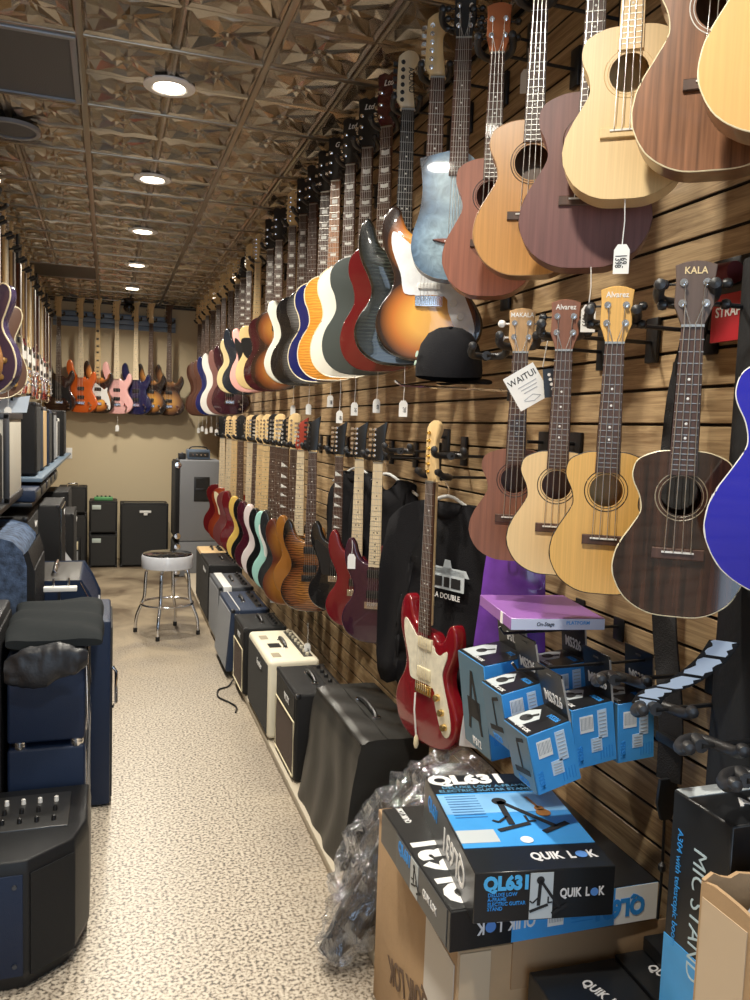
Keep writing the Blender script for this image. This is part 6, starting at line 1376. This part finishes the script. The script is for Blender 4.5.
bagged('leaning in front of the covered amplifier', [(.72, 2.24, .04), (.80, 2.24, .15), (.89, 2.22, .30), (.97, 2.18, .42), (1.05, 2.12, .54)], [.13, .18, .17, .15, .07], 2.0, 'clear plastic bags')
bagged('lying lowest beside the brown carton', [(.59, 2.06, .04), (.66, 2.07, .12), (.76, 2.09, .24), (.86, 2.10, .38), (.93, 2.10, .47)], [.07, .11, .13, .11, .05], 8.0, 'clear plastic bags')

# ------------------------------------------------------------------ straps and packs on the right
def strap(lab, pts, w_, m, name='guitar_strap', th=.004, wx=(0, 1, 0)):
    o = Vector(pts[0]); t = thing(name, lab, 'strap', o); sp = [Vector(p) - o for p in spline(pts, 6, False)]; mb = MB()
    W_ = Vector(wx).normalized() * w_ / 2
    for p in sp: mb.v += [tuple(p - W_ - Vector((th / 2, 0, 0))), tuple(p + W_ - Vector((th / 2, 0, 0))), tuple(p + W_ + Vector((th / 2, 0, 0))), tuple(p - W_ + Vector((th / 2, 0, 0)))]
    for i in range(len(sp) - 1):
        for k in range(4): mb.face((i * 4 + k, i * 4 + (k + 1) % 4, i * 4 + 4 + (k + 1) % 4, i * 4 + 4 + k))
    mb.face((0, 1, 2, 3)); e = (len(sp) - 1) * 4; mb.face((e, e + 1, e + 2, e + 3)); part('webbing', mb, m, t, ang=60); return t
WEB = mat('black_webbing', (.010, .010, .012), .7, bump=.5, bscale=300)
t = strap('long black guitar strap hanging behind the dark striped ukulele down past the boxes', [(1.12, 1.36, 1.79), (1.12, 1.38, 1.70), (1.11, 1.40, 1.55), (1.09, 1.38, 1.2), (1.08, 1.32, .95), (1.07, 1.30, .82)], .05, WEB, wx=(.45, -.9, 0))
part('buckle', B((-.014, .0, -.16), (.0, .06, -.13)), BLACK, t, .003); part('slider', B((-.058, -.08, -.90), (-.046, -.02, -.88)), BLACK, t, .003)
part('end_tab', MB().plate([(-.02, 0), (.02, 0), (.024, -.05), (.012, -.085), (-.012, -.085), (-.024, -.05)], -.004, .004, .001), mat('strap_leather', (.02, .022, .026), .4), t).location = (-.052, -.06, -.965)
part('lace', MB().tube(spline([(-.054, -.06, -1.05), (-.050, -.058, -1.14), (-.052, -.06, -1.19), (-.054, -.06, -1.26)], 4, False), .003, 6), BLACK, t)
part('lace_knot', MB().lathe([(.002, .01), (.008, .004), (.008, -.006), (.002, -.012)], (-.052, -.06, -1.15)), BLACK, t)
t = strap('black strap with pale blue cloud print looped over the near yoke hanger', [(1.0, 1.10, 1.16), (.99, 1.12, 1.12), (.965, 1.155, 1.075), (.935, 1.19, 1.045), (.925, 1.20, 1.02)], .045, WEB, wx=(.7, -.7, 0))
mb = MB(); sp = spline([(0, 0, 0), (-.01, .02, -.04), (-.035, .055, -.085), (-.065, .09, -.115), (-.075, .10, -.14)], 8, False); nrm = Vector((-.55, -.62, .35)).normalized() * .0045; wv = Vector((.7, -.7, 0)).normalized()
for i, p in enumerate(sp):
    p = Vector(p) + nrm; w1 = .016 * (1 + .25 * math.sin(i * 1.7)); w2 = .016 * (1 + .25 * math.cos(i * 2.3)); mb.v += [tuple(p - wv * w1), tuple(p + wv * w2)]
for i in range(len(sp) - 1):
    if i % 7 != 6: mb.face((2 * i, 2 * i + 1, 2 * i + 3, 2 * i + 2))
part('print', mb, mat('pale_blue_print', (.50, .62, .80), .6), t)
t = thing('gig_bag', 'black padded bag hanging behind the royal blue guitar at the right border', 'bag', (1.10, 1.04, .86)); part('body', shell(MB(), [(-.05, -.14), (.05, -.14), (.06, -.08), (.06, .08), (.05, .14), (-.05, .14), (-.06, .08), (-.06, -.08)], [(0, .6, 0), (.015, .85, 0), (.06, 1, 0), (.9, 1, 0), (.96, .7, 0)]), NYLON, t, .01); part('zip', MB().tube([(-.061, 0, .05), (-.062, 0, .9)], .003, 6), BLACK, t); part('hang_loop', MB().tube([(0, -.03, .95), (0, 0, .99), (0, .03, .95)], .005, 6), BLACK, t)
t = thing('strap_package', 'red and black strap package hanging at the upper right edge', 'package', (1.12, 1.28, 1.80)); part('card', B((-.004, -.045, -.11), (.004, .045, .045)), mat('package_red', (.42, .02, .03), .4), t, .001); part('black_band', B((-.0055, -.046, -.02), (.0055, .046, .046)), BLACK, t, .001)
text('STRAP', .026, WINK, t, (-.0048, 0, -.055), (0, -1, 0), (0, 0, 1), .02, .9); part('strap_roll', MB().lathe([(.02, -.035), (.022, 0), (.02, .035)], (-.024, 0, .012), 16, 'y'), mat('dark_red_webbing', (.12, .015, .02), .6), t)
t = thing('strap_package', 'black strap package with red lower edge next to the red one', 'package', (1.13, 1.18, 1.80)); part('card', B((-.004, -.045, -.11), (.004, .045, .045)), BLACK, t, .001); part('red_band', B((-.0055, -.046, -.111), (.0055, .046, -.075)), mat('package_red', (.42, .02, .03)), t, .001)
t = thing('red_disc', 'dark red round disc with white center against the royal blue guitar', 'disc', (.83, .76, 1.30), -math.radians(52)); part('shell', MB().lathe([(.05, -.008), (.055, 0), (.055, .012), (.05, .02)], n=32, axis='y'), mat('maroon_lacquer', (.16, .02, .02), .3, 0, .6), t); part('disc_center', MB().lathe([(.022, -.0095), (.001, -.0105)], n=32, axis='y'), WHITE, t)  # unidentified round thing, added as a plain red disc with white middle
# spare hooks on the slat wall
for k, (y, z) in enumerate(((2.30, 1.93), (2.02, 1.46), (1.86, 1.46), (2.0, 2.28), (2.2, 2.2), (1.75, 2.42), (2.72, 1.46))):
    t = thing('wall_bracket', 'empty black slat wall bracket, ' + ['above and left of the black cap', 'left of the mahogany ukulele body', 'nearest left of the mahogany ukulele', 'behind the reddish mahogany ukulele', 'behind the denim blue guitar', 'behind the cedar ukulele neck', 'right of the purple guitar headstock'][k], 'bracket', (XR, y, z), 0, 'black wall brackets')
    part('plate', B((-.012, -.028, -.05), (0, .028, .05)), BLACK, t, .003); part('pin', MB().cyl((-.01, 0, .02), (-.06, 0, .02), .005), BLACK, t)
